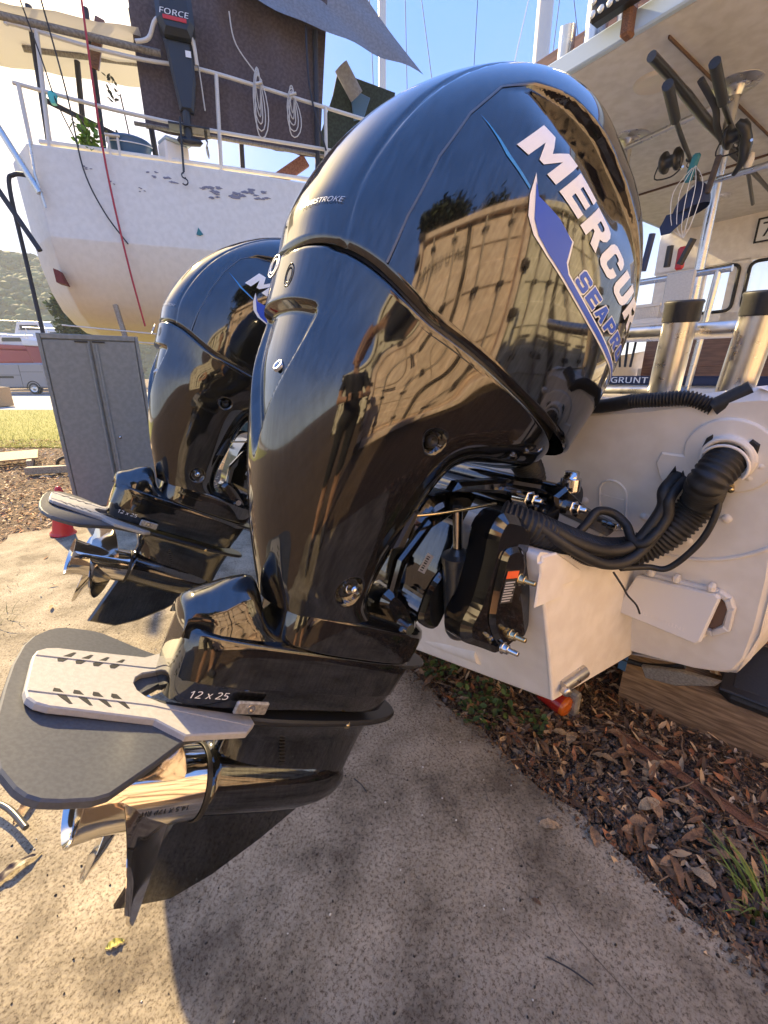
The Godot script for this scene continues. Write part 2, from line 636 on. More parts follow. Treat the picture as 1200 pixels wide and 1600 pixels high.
func make_outboard() -> Node3D:
	var o := thing("outboard_motor", "nearest large glossy black outboard motor with white and blue lettering, filling the middle", "outboard motor", ENG, "pair of black outboard motors on the fishing boat")
	var inv := ENG.affine_inverse() * BOAT    # boat frame -> engine frame
	rowsU = table(UPPER, 190, 260, 200, true)
	rowsL = table(LOWER, 150, 260, 22, false)
	lip_poly = V2(LIP)
	part("upper_cowl", cowl_mesh(rowsU, true, 320), M.black, o)
	var low := part("lower_cowl", cowl_mesh(rowsL, false, 280), M.black, o)
	# dark rubber between the two
	var g := nb()
	var rr := []
	for dv in [-.016, .03]:
		var ring := PackedVector3Array()
		for k in 120:
			var a := TAU * k / 120.0
			var c := cos(a)
			var s := sin(a)
			var e := 2.4 if c < 0 else 2.8
			var u: float = -.02 + (.297 if c < 0 else .33) * signf(c) * pow(absf(c), 2.0 / e)
			ring.append(Vector3(u, .70 + dv + .042 * smoothstep(-.16, -.33, u), .222 * signf(s) * pow(absf(s), 2.0 / e)))
		rr.append(ring)
	g.grid(rr, true)
	part("cowl_seal", g, M.rubber, o)
	# maker's name on both sides, one letter at a time
	for side in [1.0]:
		var word := "MERCURY"
		var wide := [.078, .056, .062, .06, .06, .062, .058]
		var u := -.178
		for i in word.length():
			var lb := nb()
			for poly in glyph(word[i] if side > 0 else word[i], Vector2(u, lerpf(.968, .955, i / 6.0)), wide[i], .058 if i == 0 else .056, .5):
				on_side(lb, poly, .0012, side, .016)
			part("letter", lb, M.decal_white, o)
			u += wide[i] + .010
		# blue blade and swoosh, edged in white
		var wedge := V2([-.137,.957, -.118,.93, -.07,.934, -.022,.936, -.012,.905, .0,.898, .1,.893, .2,.889, .31,.885, .31,.876, .2,.872, .1,.875, .0,.880, -.06,.882, -.10,.887, -.122,.901, -.133,.925])
		var eb := nb()
		on_side(eb, wedge, .0010, side, .02)
		part("emblem_edge", eb, M.decal_white, o)
		var inner := V2([-.132,.947, -.119,.9335, -.07,.9375, -.026,.933, -.018,.904, -.002,.8945, .1,.8895, .2,.8855, .31,.8815, .31,.8785, .2,.8755, .1,.8785, .0,.8835, -.06,.886, -.092,.892, -.11,.904, -.119,.92])
		eb = nb()
		on_side(eb, inner, .0018, side, .02)
		part("emblem_stripe", eb, M.decal_blue, o)
		eb = nb()
		on_side(eb, V2([-.232,.976, -.18,.949, -.137,.935, -.137,.931, -.185,.945]), .001, side, .02)
		part("emblem_stripe", eb, M.decal_lightblue, o)
		u = .018
		for ch in "SEAPRO":
			var sb := nb()
			var sf := nb()
			for raw in glyph(ch, Vector2(u, .898), .034, .030, .45):
				var poly: PackedVector2Array = raw
				if Geometry2D.is_polygon_clockwise(poly):
					poly.reverse()
				for off in Geometry2D.offset_polygon(poly, .0024):
					if not Geometry2D.is_polygon_clockwise(off):
						on_side(sb, off, .0010, side, .02)
				on_side(sf, poly, .0019, side, .02)
			part("letter", sb, M.decal_white, o)
			part("letter", sf, M.decal_blue, o)
			u += .042
	# thin grey strip painted in as the highlight along the side panel's crease
	var pe := nb()
	var line := [Vector2(-.261, .735), Vector2(-.264, .80), Vector2(-.259, .89), Vector2(-.243, .97), Vector2(-.215, 1.04), Vector2(-.172, 1.085), Vector2(-.13, 1.106)]
	for i in line.size() - 1:
		var nn: Vector2 = (line[i + 1] - line[i]).orthogonal().normalized() * .0013
		on_side(pe, PackedVector2Array([line[i] - nn, line[i] + nn, line[i + 1] + nn, line[i + 1] - nn]), .0010, 1.0, .01)
	part("panel_highlight", pe, M.highlight_grey, o)
	# STROKE lettering low on the hood's back, and the badge under the seam
	var tb := nb()
	lettering(tb, "FOURSTROKE", .0075, func(q: Vector2) -> Vector3:
		var z := .062 + q.x
		var r := row_at(rowsU, .795 + q.y)
		var um := middle(r)
		var uu: float = um - (um - r[1]) * pow(1.0 - pow(clampf(absf(z) / r[3], 0, 1), 2.4), 1.0 / 2.4)
		return Vector3(uu - .0012, .795 + q.y, z), 1.5, .2)
	part("lettering", tb, M.decal_grey, o)
	var bd := nb()
	var fr := Transform3D(Basis(Vector3(0, 0, 1), Vector3(-.12, .993, 0).normalized(), Vector3(-.993, -.12, 0).normalized()), Vector3(-.3405, .704, .0))
	for k in 2:
		var ring := []
		for a in 33:
			ring.append(fr * Vector3(cos(a * TAU / 32) * (.017 - .006 * k), sin(a * TAU / 32) * (.017 - .006 * k), .004))
		bd.tube(ring, .0016, 5, false)
	part("badge", bd, M.chrome_dull, o)
	bd = nb()
	bd.lathe(Vector3(-.291, .571, .03), Vector3(-1, .2, .1).normalized(), [Vector2(.005, -.004), Vector2(.007, -.001), Vector2(.010, -.001), Vector2(.011, -.006)], 18)
	part("vent_fitting", bd, M.chrome_dull, o)
	# screws in the two dishes
	for s in [1.0, -1.0]:
		var sc := nb()
		var z0: float = side_z(-.025, .273) - .012
		sc.lathe(Vector3(-.025, .273, z0 * s), Vector3(-.1, .35, s).normalized(), [Vector2(.0085, -.003), Vector2(.0085, .008), Vector2(.0085, .008), Vector2(.006, .009), Vector2(.0055, .021), Vector2(.0055, .021), Vector2(.007, .022), Vector2(.007, .027), Vector2(0, .028)], 12)
		part("flush_fitting", sc, M.steel, o)
		sc = nb()
		sc.lathe(Vector3(-.061, .566, (side_z(-.061, .566) - .012) * s), Vector3(0, 0, s), [Vector2(.011, -.003), Vector2(.011, .006), Vector2(.008, .009), Vector2(.008, .009), Vector2(.004, .004), Vector2(0, .004)], 14)
		part("cowl_screw", sc, M.rubber, o)
	# exhaust housing under the lower cowl: a proud band, then the wide case, then the collar at the back
	var hs := nb()
	var bands := [[.142, -.10, .262, .084, .006], [.147, -.105, .268, .088, 0.0], [.205, -.11, .272, .090, 0.0], [.219, -.105, .265, .086, 0.0], [.235, -.09, .235, .066, 0.0]]
	hs.grid(stack(bands, 3.4, 80), true)
	hs.fan(stack(bands, 3.4, 80)[-1])
	part("housing_band", hs, M.black, o)
	hs = nb()
	var case := [[.012, -.225, .225, .058, 0.0], [.02, -.245, .243, .07, 0.0], [.06, -.25, .25, .076, 0.0], [.062, -.25, .252, .079, 0.0], [.115, -.252, .262, .081, 0.0], [.134, -.252, .264, .08, 0.0], [.141, -.248, .258, .076, 0.0], [.143, -.24, .25, .06, 0.0]]
	hs.grid(stack(case, 5.0, 100), true)
	hs.fan(stack(case, 5.0, 100)[-1])
	part("exhaust_housing", hs, M.black, o)
	hs = nb()
	var cr := []
	for q in [[-.248, .128], [-.255, .14], [-.258, .158], [-.255, .170], [-.245, .180], [-.225, .194], [-.205, .211], [-.188, .222], [-.174, .229], [-.161, .230], [-.151, .224], [-.141, .212], [-.130, .190], [-.118, .173], [-.10, .160], [-.06, .151], [.0, .145]]:
		var r := PackedVector3Array()
		var hw: float = .048 + .022 * smoothstep(-.26, -.20, q[0])
		for k in 21:
			var t := -1.0 + k / 10.0
			var ay := pow(maxf(1.0 - pow(absf(t), lerpf(3.2, 1.7, smoothstep(.16, .23, q[1]))), 0.0), .62)
			r.append(Vector3(q[0] + .012 * (1.0 - absf(t) * absf(t)) * -0.6, lerpf(.122, q[1], ay), -t * hw))
		cr.append(r)
	hs.grid(cr)
	hs.fan(cr[0], true)
	part("housing_collar", hs, M.black, o)
	# gearcase: strut, ventilation plate, bullet, skeg
	hs = nb()
	var plate := PackedVector2Array()
	for k in 40:
		var a := TAU * k / 40.0
		plate.append(Vector2(.06 + .26 * signf(cos(a)) * pow(absf(cos(a)), .75), .078 * signf(sin(a)) * pow(absf(sin(a)), .8)))
	hs.prism(plate, -.012, .002, .004, Transform3D(Basis(Vector3.RIGHT, Vector3(0, 0, -1), Vector3.UP), Vector3.ZERO))
	part("ventilation_plate", hs, M.black_satin, o)
	hs = nb()
	plate = PackedVector2Array()
	for k in 28:
		var a := TAU * k / 28.0
		plate.append(Vector2(.20 + .15 * cos(a), .075 * sin(a)))
	hs.prism(plate, .128, .136, .003, Transform3D(Basis(Vector3.RIGHT, Vector3(0, 0, -1), Vector3.UP), Vector3.ZERO))
	part("splash_plate", hs, M.black_satin, o)
	hs = nb()
	var strut := [[-.17, -.1, .243, .048, 0.0], [-.12, -.098, .246, .043, 0.0], [-.07, -.098, .25, .042, 0.0], [-.03, -.12, .256, .05, 0.0], [-.008, -.17, .262, .066, 0.0]]
	hs.grid(stack(strut, 2.6, 64), true)
	part("gearcase_strut", hs, M.black, o)
	hs = nb()
	var prof := []
	for q in [[.0525, -.106], [.0625, -.098], [.064, -.09], [.065, -.02], [.065, .06], [.063, .12], [.057, .17], [.046, .21], [.03, .24], [.014, .255], [0.0, .259]]:
		prof.append(Vector2(q[0], q[1]))
	hs.lathe(Vector3(0, -.168, 0), Vector3(1, -.06, 0).normalized(), prof, 40)
	part("gearcase", hs, M.black, o)
	hs = nb()
	hs.prism(V2([-.11,-.20, -.149,-.415, -.05,-.421, .02,-.385, .10,-.32, .16,-.26, .2,-.2]), -.011, .011, .007)
	part("skeg", hs, M.black, o)
	for s in [1.0, -1.0]:
		for q in [[.016, .055], [.136, .066]]:
			var bt := nb()
			bt.lathe(Vector3(q[0], -.004, q[1] * s), Vector3(-.35, -.45, s * .82).normalized(), [Vector2(.007, 0), Vector2(.0085, .002), Vector2(.0085, .002), Vector2(.008, .011), Vector2(.006, .013), Vector2(.006, .013), Vector2(0, .013)], 6)
			part("bolt", bt, M.brass, o)
		var vents := nb()
		for k in 9:
			vents.box(Vector3(.01 + k * .0035, -.05 - k * .0075, .0435 * s), Vector3(.012, .0022, .003), 0.0)
		part("water_intake", vents, M.rubber, o)
		var em := nb()
		em.box(Vector3(-.108, .030, .082 * s), Vector3(.062, .024, .008), .003)
		part("anode_block", em, M.alloy, o)
		em = nb()
		em.lathe(Vector3(-.112, .031, .0858 * s), Vector3(0, 0, s), [Vector2(.008, 0), Vector2(.008, .003), Vector2(.008, .003), Vector2(.005, .004), Vector2(0, .002)], 12)
		part("bolt", em, M.steel, o)
		var sz := flat_text("12 x 25", .012, Transform3D(Basis(Vector3(s, 0, 0), Vector3.UP, Vector3(0, 0, s)), Vector3(-.19, .048, .0812 * s)), 1.25, .1)
		part("lettering", sz, M.decal_white, o)
	make_fin(o)
	make_propeller(o)
	make_bracket(o, inv)
	return o

# horizontal sections (height, aft, fore, half width) joined into rows of points
func stack(sec: Array, e: float, nt: int) -> Array:
	var rows := []
	for s in sec:
		var um: float = (s[1] + s[2]) * .5
		var ring := PackedVector3Array()
		for k in nt:
			var a := TAU * k / nt
			var c := cos(a)
			var t := sin(a)
			ring.append(Vector3(um + (s[2] - um) * signf(c) * pow(absf(c), 2.0 / e), s[0], -s[3] * signf(t) * pow(absf(t), 2.0 / e)))
		rows.append(ring)
	return rows

func make_fin(o: Node3D) -> void:
	var yaw := Basis(Vector3.UP, -.052)
	var flat := Transform3D(yaw * Basis(Vector3.RIGHT, Vector3(0, 0, -1), Vector3.UP), Vector3(-.2, 0, 0) - yaw * Vector3(-.2, 0, 0))
	var half := [-.438,0, -.437,.06, -.431,.12, -.421,.156, -.404,.184, -.393,.196, -.380,.203, -.36,.206, -.33,.206, -.313,.200, -.26,.158, -.208,.118, -.15,.096, -.10,.085, -.083,.066, -.088,.04]
	var b := nb()
	var whole := PackedVector2Array()
	for s in [1.0, -1.0]:
		var side := []
		for i in range(0, half.size(), 2):
			side.append(Vector2(half[i], half[i + 1] * s - .018 * smoothstep(-.2, -.3, half[i])))
		side.append(Vector2(-.23, .024 * s))
		if s < 0:
			side.append(Vector2(-.262, -.01))
			side.reverse()
			side.pop_back()
		for q in side:
			whole.append(q)
	b.prism(whole, -.013, .0, .0025, flat)
	var fin := part("stabiliser_fin", b, M.fin_dark, o)
	# raised pale centre panel in two legs joined at the back, a little higher behind, with slots
	var up := flat * Transform3D(Basis(Vector3.RIGHT, Vector3(0, 0, -1), Vector3.UP).inverse(), Vector3.ZERO) * Transform3D(Basis(Vector3(.9994, -.030, 0), Vector3(0, 0, -1), Vector3(.030, .9994, 0)), Vector3(0, -.003, 0))
	var strip := [-.418,.0, -.418,.045, -.414,.062, -.404,.073, -.388,.079, -.36,.081, -.255,.091, -.215,.124, -.11,.108, -.088,.082, -.09,.062, -.236,.048, -.262,.034, -.274,.018]
	whole = PackedVector2Array()
	for i in range(0, strip.size(), 2):
		whole.append(Vector2(strip[i], strip[i + 1]))
	whole.append(Vector2(-.278, 0))
	for i in range(strip.size() - 2, 1, -2):
		whole.append(Vector2(strip[i], -strip[i + 1]))
	b = nb()
	b.prism(whole, -.006, .006, .002, up)
	var panel := part("fin_panel", b, M.fin_pale, fin)
	for s in [1.0, -1.0]:
		b = nb()
		var poly := PackedVector2Array()
		var rib := [-.415,.049, -.26,.058, -.10,.092, -.098,.088, -.25,.053, -.415,.045]
		for i in range(0, rib.size(), 2):
			poly.append(Vector2(rib[i], rib[i + 1] * s))
		b.prism(poly, .0056, .0074, .0005, up)
		part("fin_rib", b, M.fin_pale, fin)
		for k in 4:
			b = nb()
			var u0 := -.386 + k * .0245
			var cut := [u0,.036, u0+.007,.037, u0+.015,.050, u0+.024,.070, u0+.020,.070, u0+.008,.056, u0-.001,.044]
			poly = PackedVector2Array()
			for i in range(0, cut.size(), 2):
				poly.append(Vector2(cut[i], cut[i + 1] * s))
			b.prism(poly, .003, .0064, .0, up)
			part("slot", b, M.rubber, fin)

func make_propeller(o: Node3D) -> void:
	var ax := Vector3(-1, -.06, 0).normalized()
	var at := Vector3(-.100, -.172, 0)
	var root := Node3D.new()
	root.name = "propeller"
	o.add_child(root)
	var b := nb()
	b.lathe(at, ax, [Vector2(.045, 0), Vector2(.060, .001), Vector2(.0615, .004), Vector2(.0612, .06), Vector2(.060, .13), Vector2(.061, .155), Vector2(.0665, .182), Vector2(.0695, .190), Vector2(.0695, .190), Vector2(.067, .191), Vector2(.059, .175), Vector2(.055, .12), Vector2(.055, .02), Vector2(.0, .02)], 48)
	part("hub", b, M.stainless, root)
	b = nb()
	b.lathe(at, ax, [Vector2(.0635, -.005), Vector2(.0645, -.003), Vector2(.0645, .003), Vector2(.0635, .005)], 40)
	part("hub_ring", b, M.rubber, root)
	var e1 := Vector3(0, 0, 1)
	var e2 := ax.cross(e1)
	for k in 4:
		var a0 := deg_to_rad([-10.0, -100.0, 170.0, 80.0][k])
		b = nb()
		var top := []
		var bot := []
		for i in 19:
			var t := i / 18.0
			var r := lerpf(.055, .186, t)
			var chord := .128 * pow(maxf(1.0 - pow(absf(t - .40) / .62, 2.6), 0.0), .5) + .004
			if t < .4:
				chord = lerpf(.105, .1315, t / .4)
			var pitch := atan(.43 / (TAU * r))
			var skew := .55 * t * t
			var rt := PackedVector3Array()
			var rb := PackedVector3Array()
			for j in 11:
				var w := j / 10.0 - .5
				var along := chord * w * sin(pitch) + .085 + .028 * t
				var round := chord * w * cos(pitch)
				var a := a0 - skew * .5 + round / r + skew * .3
				var th := .0045 * (1.0 - pow(absf(w) * 2.0, 2.5)) * (1.0 - .6 * t) + .0005 + .004 * w * w * 4.0 * 0.0
				var camber := .010 * (1.0 - 4.0 * w * w) * (1.0 - t * .5)
				var cup := .008 * smoothstep(.3, .5, w)
				var dir := e1 * cos(a) + e2 * sin(a)
				var pos := at + dir * r + ax * (along + camber + cup)
				var nn := (ax * cos(pitch) - (ax.cross(dir)) * sin(pitch)).normalized()
				rt.append(pos + nn * th)
				rb.append(pos - nn * th)
			top.append(rt)
			bot.append(rb)
		b.grid(top)
		b.grid(bot, false, true)
		for i in 18:
			for ed in [0, 10]:
				b.quad(top[i][ed], top[i + 1][ed], bot[i + 1][ed], bot[i][ed])
		for j in 10:
			b.quad(top[18][j], top[18][j + 1], bot[18][j + 1], bot[18][j])
		part("blade", b, M.stainless, root)
	b = nb()
	lettering(b, "14.5 X 17P RH", .008, func(q: Vector2) -> Vector3:
		var a := .05 - q.y / .061
		return at + ax * (.03 + .035 + q.x) + (e1 * cos(a) + Vector3.UP * sin(a)) * .0618, 1.1, 0.0, .2)
	part("engraving", b, M.rubber, root)

func rounded(poly: PackedVector2Array) -> PackedVector2Array:
	var o := PackedVector2Array()
	var m := poly.size()
	for i in m:
		var a := poly[(i - 1 + m) % m]
		var b := poly[i]
		var c := poly[(i + 1) % m]
		var p := b.lerp(a, minf(.42, .022 / maxf(b.distance_to(a), .001)))
		var q := b.lerp(c, minf(.42, .022 / maxf(b.distance_to(c), .001)))
		for k in 5:
			var t := k / 4.0
			o.append(p.lerp(b, t).lerp(b.lerp(q, t), t))
	return o

func make_bracket(o: Node3D, inv: Transform3D) -> void:
	# everything here is bolted to the pod, so it is laid out in the boat's axes
	var b := nb(inv)
	var outl := rounded(V2([.346,.872, .375,.908, .44,.885, .474,.845, .463,.80, .487,.735, .501,.63, .482,.592, .44,.600, .408,.582, .352,.622, .290,.662, .286,.70, .316,.740, .340,.82]))
	for s in [1.0, -1.0]:
		b = nb(inv)
		b.prism(outl, .150 if s > 0 else -.225, .225 if s > 0 else -.150, .016)
		var cb := part("clamp_bracket", b, M.black, o)
		b = nb(inv)
		b.prism(rounded(V2([.372,.84, .425,.835, .448,.79, .432,.735, .452,.665, .458,.63, .425,.622, .39,.615, .36,.66, .345,.70, .355,.77])), (.217 if s > 0 else -.236), (.236 if s > 0 else -.217), .009)
		part("bracket_rib", b, M.black, cb)
		for q in [[.418, .767], [.408, .645], [.388, .622]]:
			b = nb(inv)
			b.lathe(Vector3(q[0], q[1], .234 * s), Vector3(.15, .05, s).normalized(), [Vector2(.013, 0), Vector2(.013, .004), Vector2(.013, .004), Vector2(.010, .005), Vector2(.010, .014), Vector2(.010, .014), Vector2(.0055, .015), Vector2(.0055, .034), Vector2(.0045, .036), Vector2(0, .036)], 8)
			part("bolt", b, M.brass if q[1] > .63 else M.steel, cb)
	# warning label
	var z := Vector3(0, 0, 1)
	var fr := Transform3D(Basis(Vector3(.97, -.22, 0), Vector3(.22, .97, 0), z), Vector3(.388, .760, .2365))
	b = nb(inv)
	b.prism(V2([-.019,-.034, .019,-.034, .019,.034, -.019,.034]), 0, .0008, 0, fr)
	var lb := part("warning_label", b, M.label_dark, o)
	b = nb(inv)
	b.prism(V2([-.018,.018, .018,.018, .018,.033, -.018,.033]), .0008, .0013, 0, fr)
	part("label_band", b, M.label_orange, lb)
	b = nb(inv)
	for k in 8:
		b.prism(V2([-.016,-.03 + k * .0055, .010 + .006 * ((k * 7) % 3) / 2.0,-.03 + k * .0055, .010 + .006 * ((k * 7) % 3) / 2.0,-.0275 + k * .0055, -.016,-.0275 + k * .0055]), .0008, .0013, 0, fr)
	part("label_print", b, M.decal_grey, lb)
	# trim cylinder and rod
	b = nb(inv)
	b.lathe(Vector3(.40, .575, .10), Vector3(-.08, 1, 0).normalized(), [Vector2(.0, 0), Vector2(.024, .0), Vector2(.030, .012), Vector2(.031, .02), Vector2(.033, .185), Vector2(.033, .185), Vector2(.035, .187), Vector2(.035, .205), Vector2(.035, .205), Vector2(.02, .21), Vector2(.02, .21), Vector2(.012, .222)], 28)
	part("trim_cylinder", b, M.grey_satin, o)
	b = nb(inv)
	b.tube([Vector3(.385, .77, .10), Vector3(.375, .89, .10)], .0105, 16)
	part("trim_rod", b, M.steel, o)
	# swivel bracket: the black mass between the clamp brackets
	b = nb(inv)
	b.prism(rounded(V2([.50,.885, .43,.905, .35,.90, .30,.84, .25,.73, .235,.66, .27,.60, .30,.585, .335,.615, .355,.59, .385,.62, .395,.70, .44,.80])), -.10, .052, .014)
	part("swivel_bracket", b, M.black, o)
	b = nb(inv)
	b.prism(V2([.22,.70, .25,.79, .33,.86, .42,.885, .42,.865, .34,.84, .27,.77, .24,.69]), .045, .068, .006)
	part("swivel_rib", b, M.black, o)
	var t := Transform3D(Basis(Vector3(.6, .8, 0), Vector3(-.8, .6, 0), z), Vector3(.335, .755, .0525))
	b = nb(inv)
	b.prism(V2([-.022,-.011, .022,-.011, .022,.011, -.022,.011]), 0, .001, 0, t)
	var sl := part("serial_label", b, M.decal_grey, o)
	b = nb(inv)
	for k in 7:
		b.prism(V2([-.019 + k * .0055,-.002, -.0165 + k * .0055 + .001 * (k % 2),-.002, -.0165 + k * .0055 + .001 * (k % 2),.008, -.019 + k * .0055,.008]), .001, .0014, 0, t)
	part("label_print", b, M.rubber, sl)
	# lower yoke with its bolt
	b = nb(inv)
	b.prism(rounded(V2([.20,.71, .235,.735, .27,.70, .305,.62, .30,.585, .275,.575, .245,.60, .225,.64])), .0, .075, .014)
	part("mount_yoke", b, M.black, o)
	b = nb(inv)
	b.tube([Vector3(.262, .635, .07), Vector3(.262, .635, .092)], .012, 8)
	part("bolt", b, M.steel, o)
	b = nb(inv)
	b.prism(rounded(V2([.30,.63, .33,.70, .37,.74, .40,.74, .41,.70, .385,.62, .36,.585, .33,.60])), .052, .075, .009)
	part("mount_arm", b, M.black, o)
	# hydraulic steering: tilt tube, ram, arms and elbow fittings
	b = nb(inv)
	b.tube([Vector3(.555, .862, -.24), Vector3(.555, .862, .205)], .024, 20)
	part("tilt_tube", b, M.black, o)
	b = nb(inv)
	b.tube([Vector3(.64, .885, -.2), Vector3(.64, .885, .17)], .027, 20)
	b.tube([Vector3(.64, .885, .16), Vector3(.64, .885, .2)], .033, 20)
	part("steering_ram", b, M.black, o)
	b = nb(inv)
	b.prism(V2([.33,.935, .345,.952, .48,.94, .62,.905, .655,.892, .65,.868, .61,.87, .47,.91]), .10, .135, .008)
	part("steering_arm", b, M.black, o)
	b = nb(inv)
	b.prism(V2([.56,.905, .60,.92, .70,.855, .845,.79, .85,.765, .82,.755, .69,.815, .57,.87]), .175, .205, .007)
	part("steering_arm", b, M.black, o)
	for q in [[.525, .895, .16, .019], [.615, .872, .21, .017], [.83, .785, .21, .013]]:
		b = nb(inv)
		b.lathe(Vector3(q[0], q[1], q[2]), Vector3(-.1, .1, 1).normalized(), [Vector2(q[3], -.03), Vector2(q[3], .008), Vector2(q[3], .008), Vector2(q[3] * .7, .010), Vector2(q[3] * .7, .022), Vector2(q[3] * .7, .022), Vector2(q[3] * .35, .024), Vector2(q[3] * .35, .036), Vector2(0, .036)], 6)
		part("fitting", b, M.steel, o)
	b = nb(inv)
	b.lathe(Vector3(.64, .90, .185), Vector3.UP, [Vector2(.02, 0), Vector2(.022, .004), Vector2(.022, .03), Vector2(.022, .03), Vector2(.016, .033), Vector2(.016, .045), Vector2(0, .046)], 16)
	part("fitting", b, M.steel, o)
	b = nb(inv)
	b.tube(curve3([Vector3(.24, .895, .10), Vector3(.33, .89, .115), Vector3(.47, .885, .12)], 5), .0035, 6)
	part("trim_wire", b, M.brass, o)
	b = nb(inv)
	b.prism(V2([.19,.85, .235,.915, .25,.91, .215,.845]), .06, .13, .005)
	part("side_tab", b, M.black_satin, o)
	# ribbed conduit out of the front of the cowl
	b = corrugated([Vector3(.50, 1.0, .06), Vector3(.58, .985, .06), Vector3(.655, .93, .06), Vector3(.68, .86, .06), Vector3(.66, .79, .06), Vector3(.62, .76, .07)], .036, .010, inv)
	part("ribbed_conduit", b, M.rubber, o)

func corrugated(pts: Array, r: float, pitch: float, x := Transform3D(), depth := .0045) -> MB:
	var b := nb(x)
	var c := curve3(pts, 24)
	var o := []
	var rad := []
	var d := 0.0
	var step := pitch / 4.0
	var next := 0.0
	for i in c.size() - 1:
		var l: float = c[i].distance_to(c[i + 1])
		while next <= d + l:
			o.append(c[i].lerp(c[i + 1], (next - d) / l))
			rad.append(r - depth * [0.0, .15, 1.0, .85][rad.size() % 4])
			next += step
		d += l
	b.tube(o, rad, 22)
	return b

func more_materials() -> void:
	M.white_plastic = mat(.74, .70, .65, .35)
	M.scupper_rust = mat(.26, .15, .10, .7)
	M.brown_dark = mat(.10, .055, .035, .7)
	M.brown_wood = noisy(Color(.11, .05, .033), Color(.19, .095, .06), 2.5, .35, .0, .02, 71)
	M.brown_wood.uv1_scale = Vector3(2, 4, .5)
	M.roof_paint = noisy(Color(.55, .52, .47), Color(.63, .60, .555), 1.2, .6, .03, .02, 72)
	M.trim_blue = mat(.42, .52, .60, .4)
	M.cream_plastic = mat(.60, .54, .44, .5)
	M.lens = mat(.75, .75, .68, .15, .3)
	M.rust = noisy(Color(.10, .045, .025), Color(.26, .12, .06), 8.0, .8, .1, .04, 73)
	M.glass = StandardMaterial3D.new()
	M.glass.albedo_color = Color(.8, .88, .92, .10)
	M.glass.roughness = .03
	M.glass.transparency = BaseMaterial3D.TRANSPARENCY_ALPHA
	M.navy = mat(.012, .022, .065, .6)
	M.tub_blue = mat(.05, .13, .26, .4)
	M.teal = mat(.02, .18, .22, .5)
	M.red = mat(.55, .025, .03, .4)
	M.rod_black = mat(.012, .012, .014, .35)
func yard_materials() -> void:
	M.bark = noisy(Color(.05, .035, .025), Color(.14, .10, .075), 3.0, .9, .2, .04, 81)
	M.hull_grey = noisy(Color(.70, .675, .62), Color(.76, .735, .68), 1.0, .55, .02, .02, 82)
	M.hull_cream = noisy(Color(.70, .655, .57), Color(.76, .715, .63), 1.0, .6, .02, .02, 83)
	M.antifoul = noisy(Color(.02, .05, .06), Color(.05, .09, .10), 1.0, .8, .0, .02, 84)
	M.scuff = mat(.22, .225, .29, .8)
	M.maroon = mat(.16, .03, .025, .7)
	M.rail_white = mat(.62, .60, .56, .4)
	M.post_dark = mat(.02, .022, .035, .6)
	M.roof_cream = mat(.74, .69, .60, .6)
	M.roof_cream.backlight_enabled = true
	M.roof_cream.backlight = Color(.50, .485, .45)
	M.grey_timber = noisy(Color(.16, .145, .13), Color(.30, .28, .25), 2.0, .8, .1, .03, 85)
	M.maroon_wood = noisy(Color(.13, .055, .045), Color(.22, .11, .09), 2.0, .7, .1, .03, 86)
	M.cloth_dark = noisy(Color(.075, .055, .058), Color(.115, .088, .092), 2.0, .85, .15, .02, 87)
	M.tarp_grey = noisy(Color(.17, .165, .17), Color(.24, .235, .24), 2.0, .7, .15, .02, 88)
	M.tarp_grey.backlight_enabled = true
	M.tarp_grey.backlight = Color(.2, .2, .2)
	M.cloth_green = noisy(Color(.012, .022, .018), Color(.03, .045, .036), 2.0, .85, .1, .02, 89)
	M.spare_dark = mat(.016, .02, .032, .4)
	M.aqua = mat(.08, .50, .50, .5)
	M.rope_red = mat(.42, .04, .06, .7)
	M.rope_dark = mat(.03, .03, .034, .7)
	M.rope_white = mat(.55, .53, .50, .8)
	M.timber = noisy(Color(.22, .17, .12), Color(.42, .35, .26), 3.0, .8, .1, .03, 90)
	M.timber_orange = noisy(Color(.34, .20, .09), Color(.52, .34, .17), 3.0, .7, .1, .03, 91)
	M.locker = noisy(Color(.20, .21, .203), Color(.235, .247, .238), 2.2, .5, .02, .018, 92, .1)
	M.road = noisy(Color(.30, .28, .26), Color(.40, .38, .35), .3, .9, .0, .03, 93)
	world_tri(M.road, .2)
	M.lawn = noisy(Color(.16, .17, .02), Color(.26, .25, .045), 1.0, .95, .4, .03, 94)
	world_tri(M.lawn, .6)
	M.hill = noisy(Color(.03, .045, .015), Color(.07, .09, .035), .05, .95, .0, .03, 95)
	M.van_grey = mat(.24, .235, .25, .35, .3)
	M.glass_dark = mat(.02, .022, .025, .08)
	M.red_dull = mat(.30, .05, .055, .5)
	M.white_far = mat(.66, .65, .64, .4)
	M.mast_white = mat(.58, .58, .58, .4)
	M.red_plastic = mat(.55, .02, .025, .3)
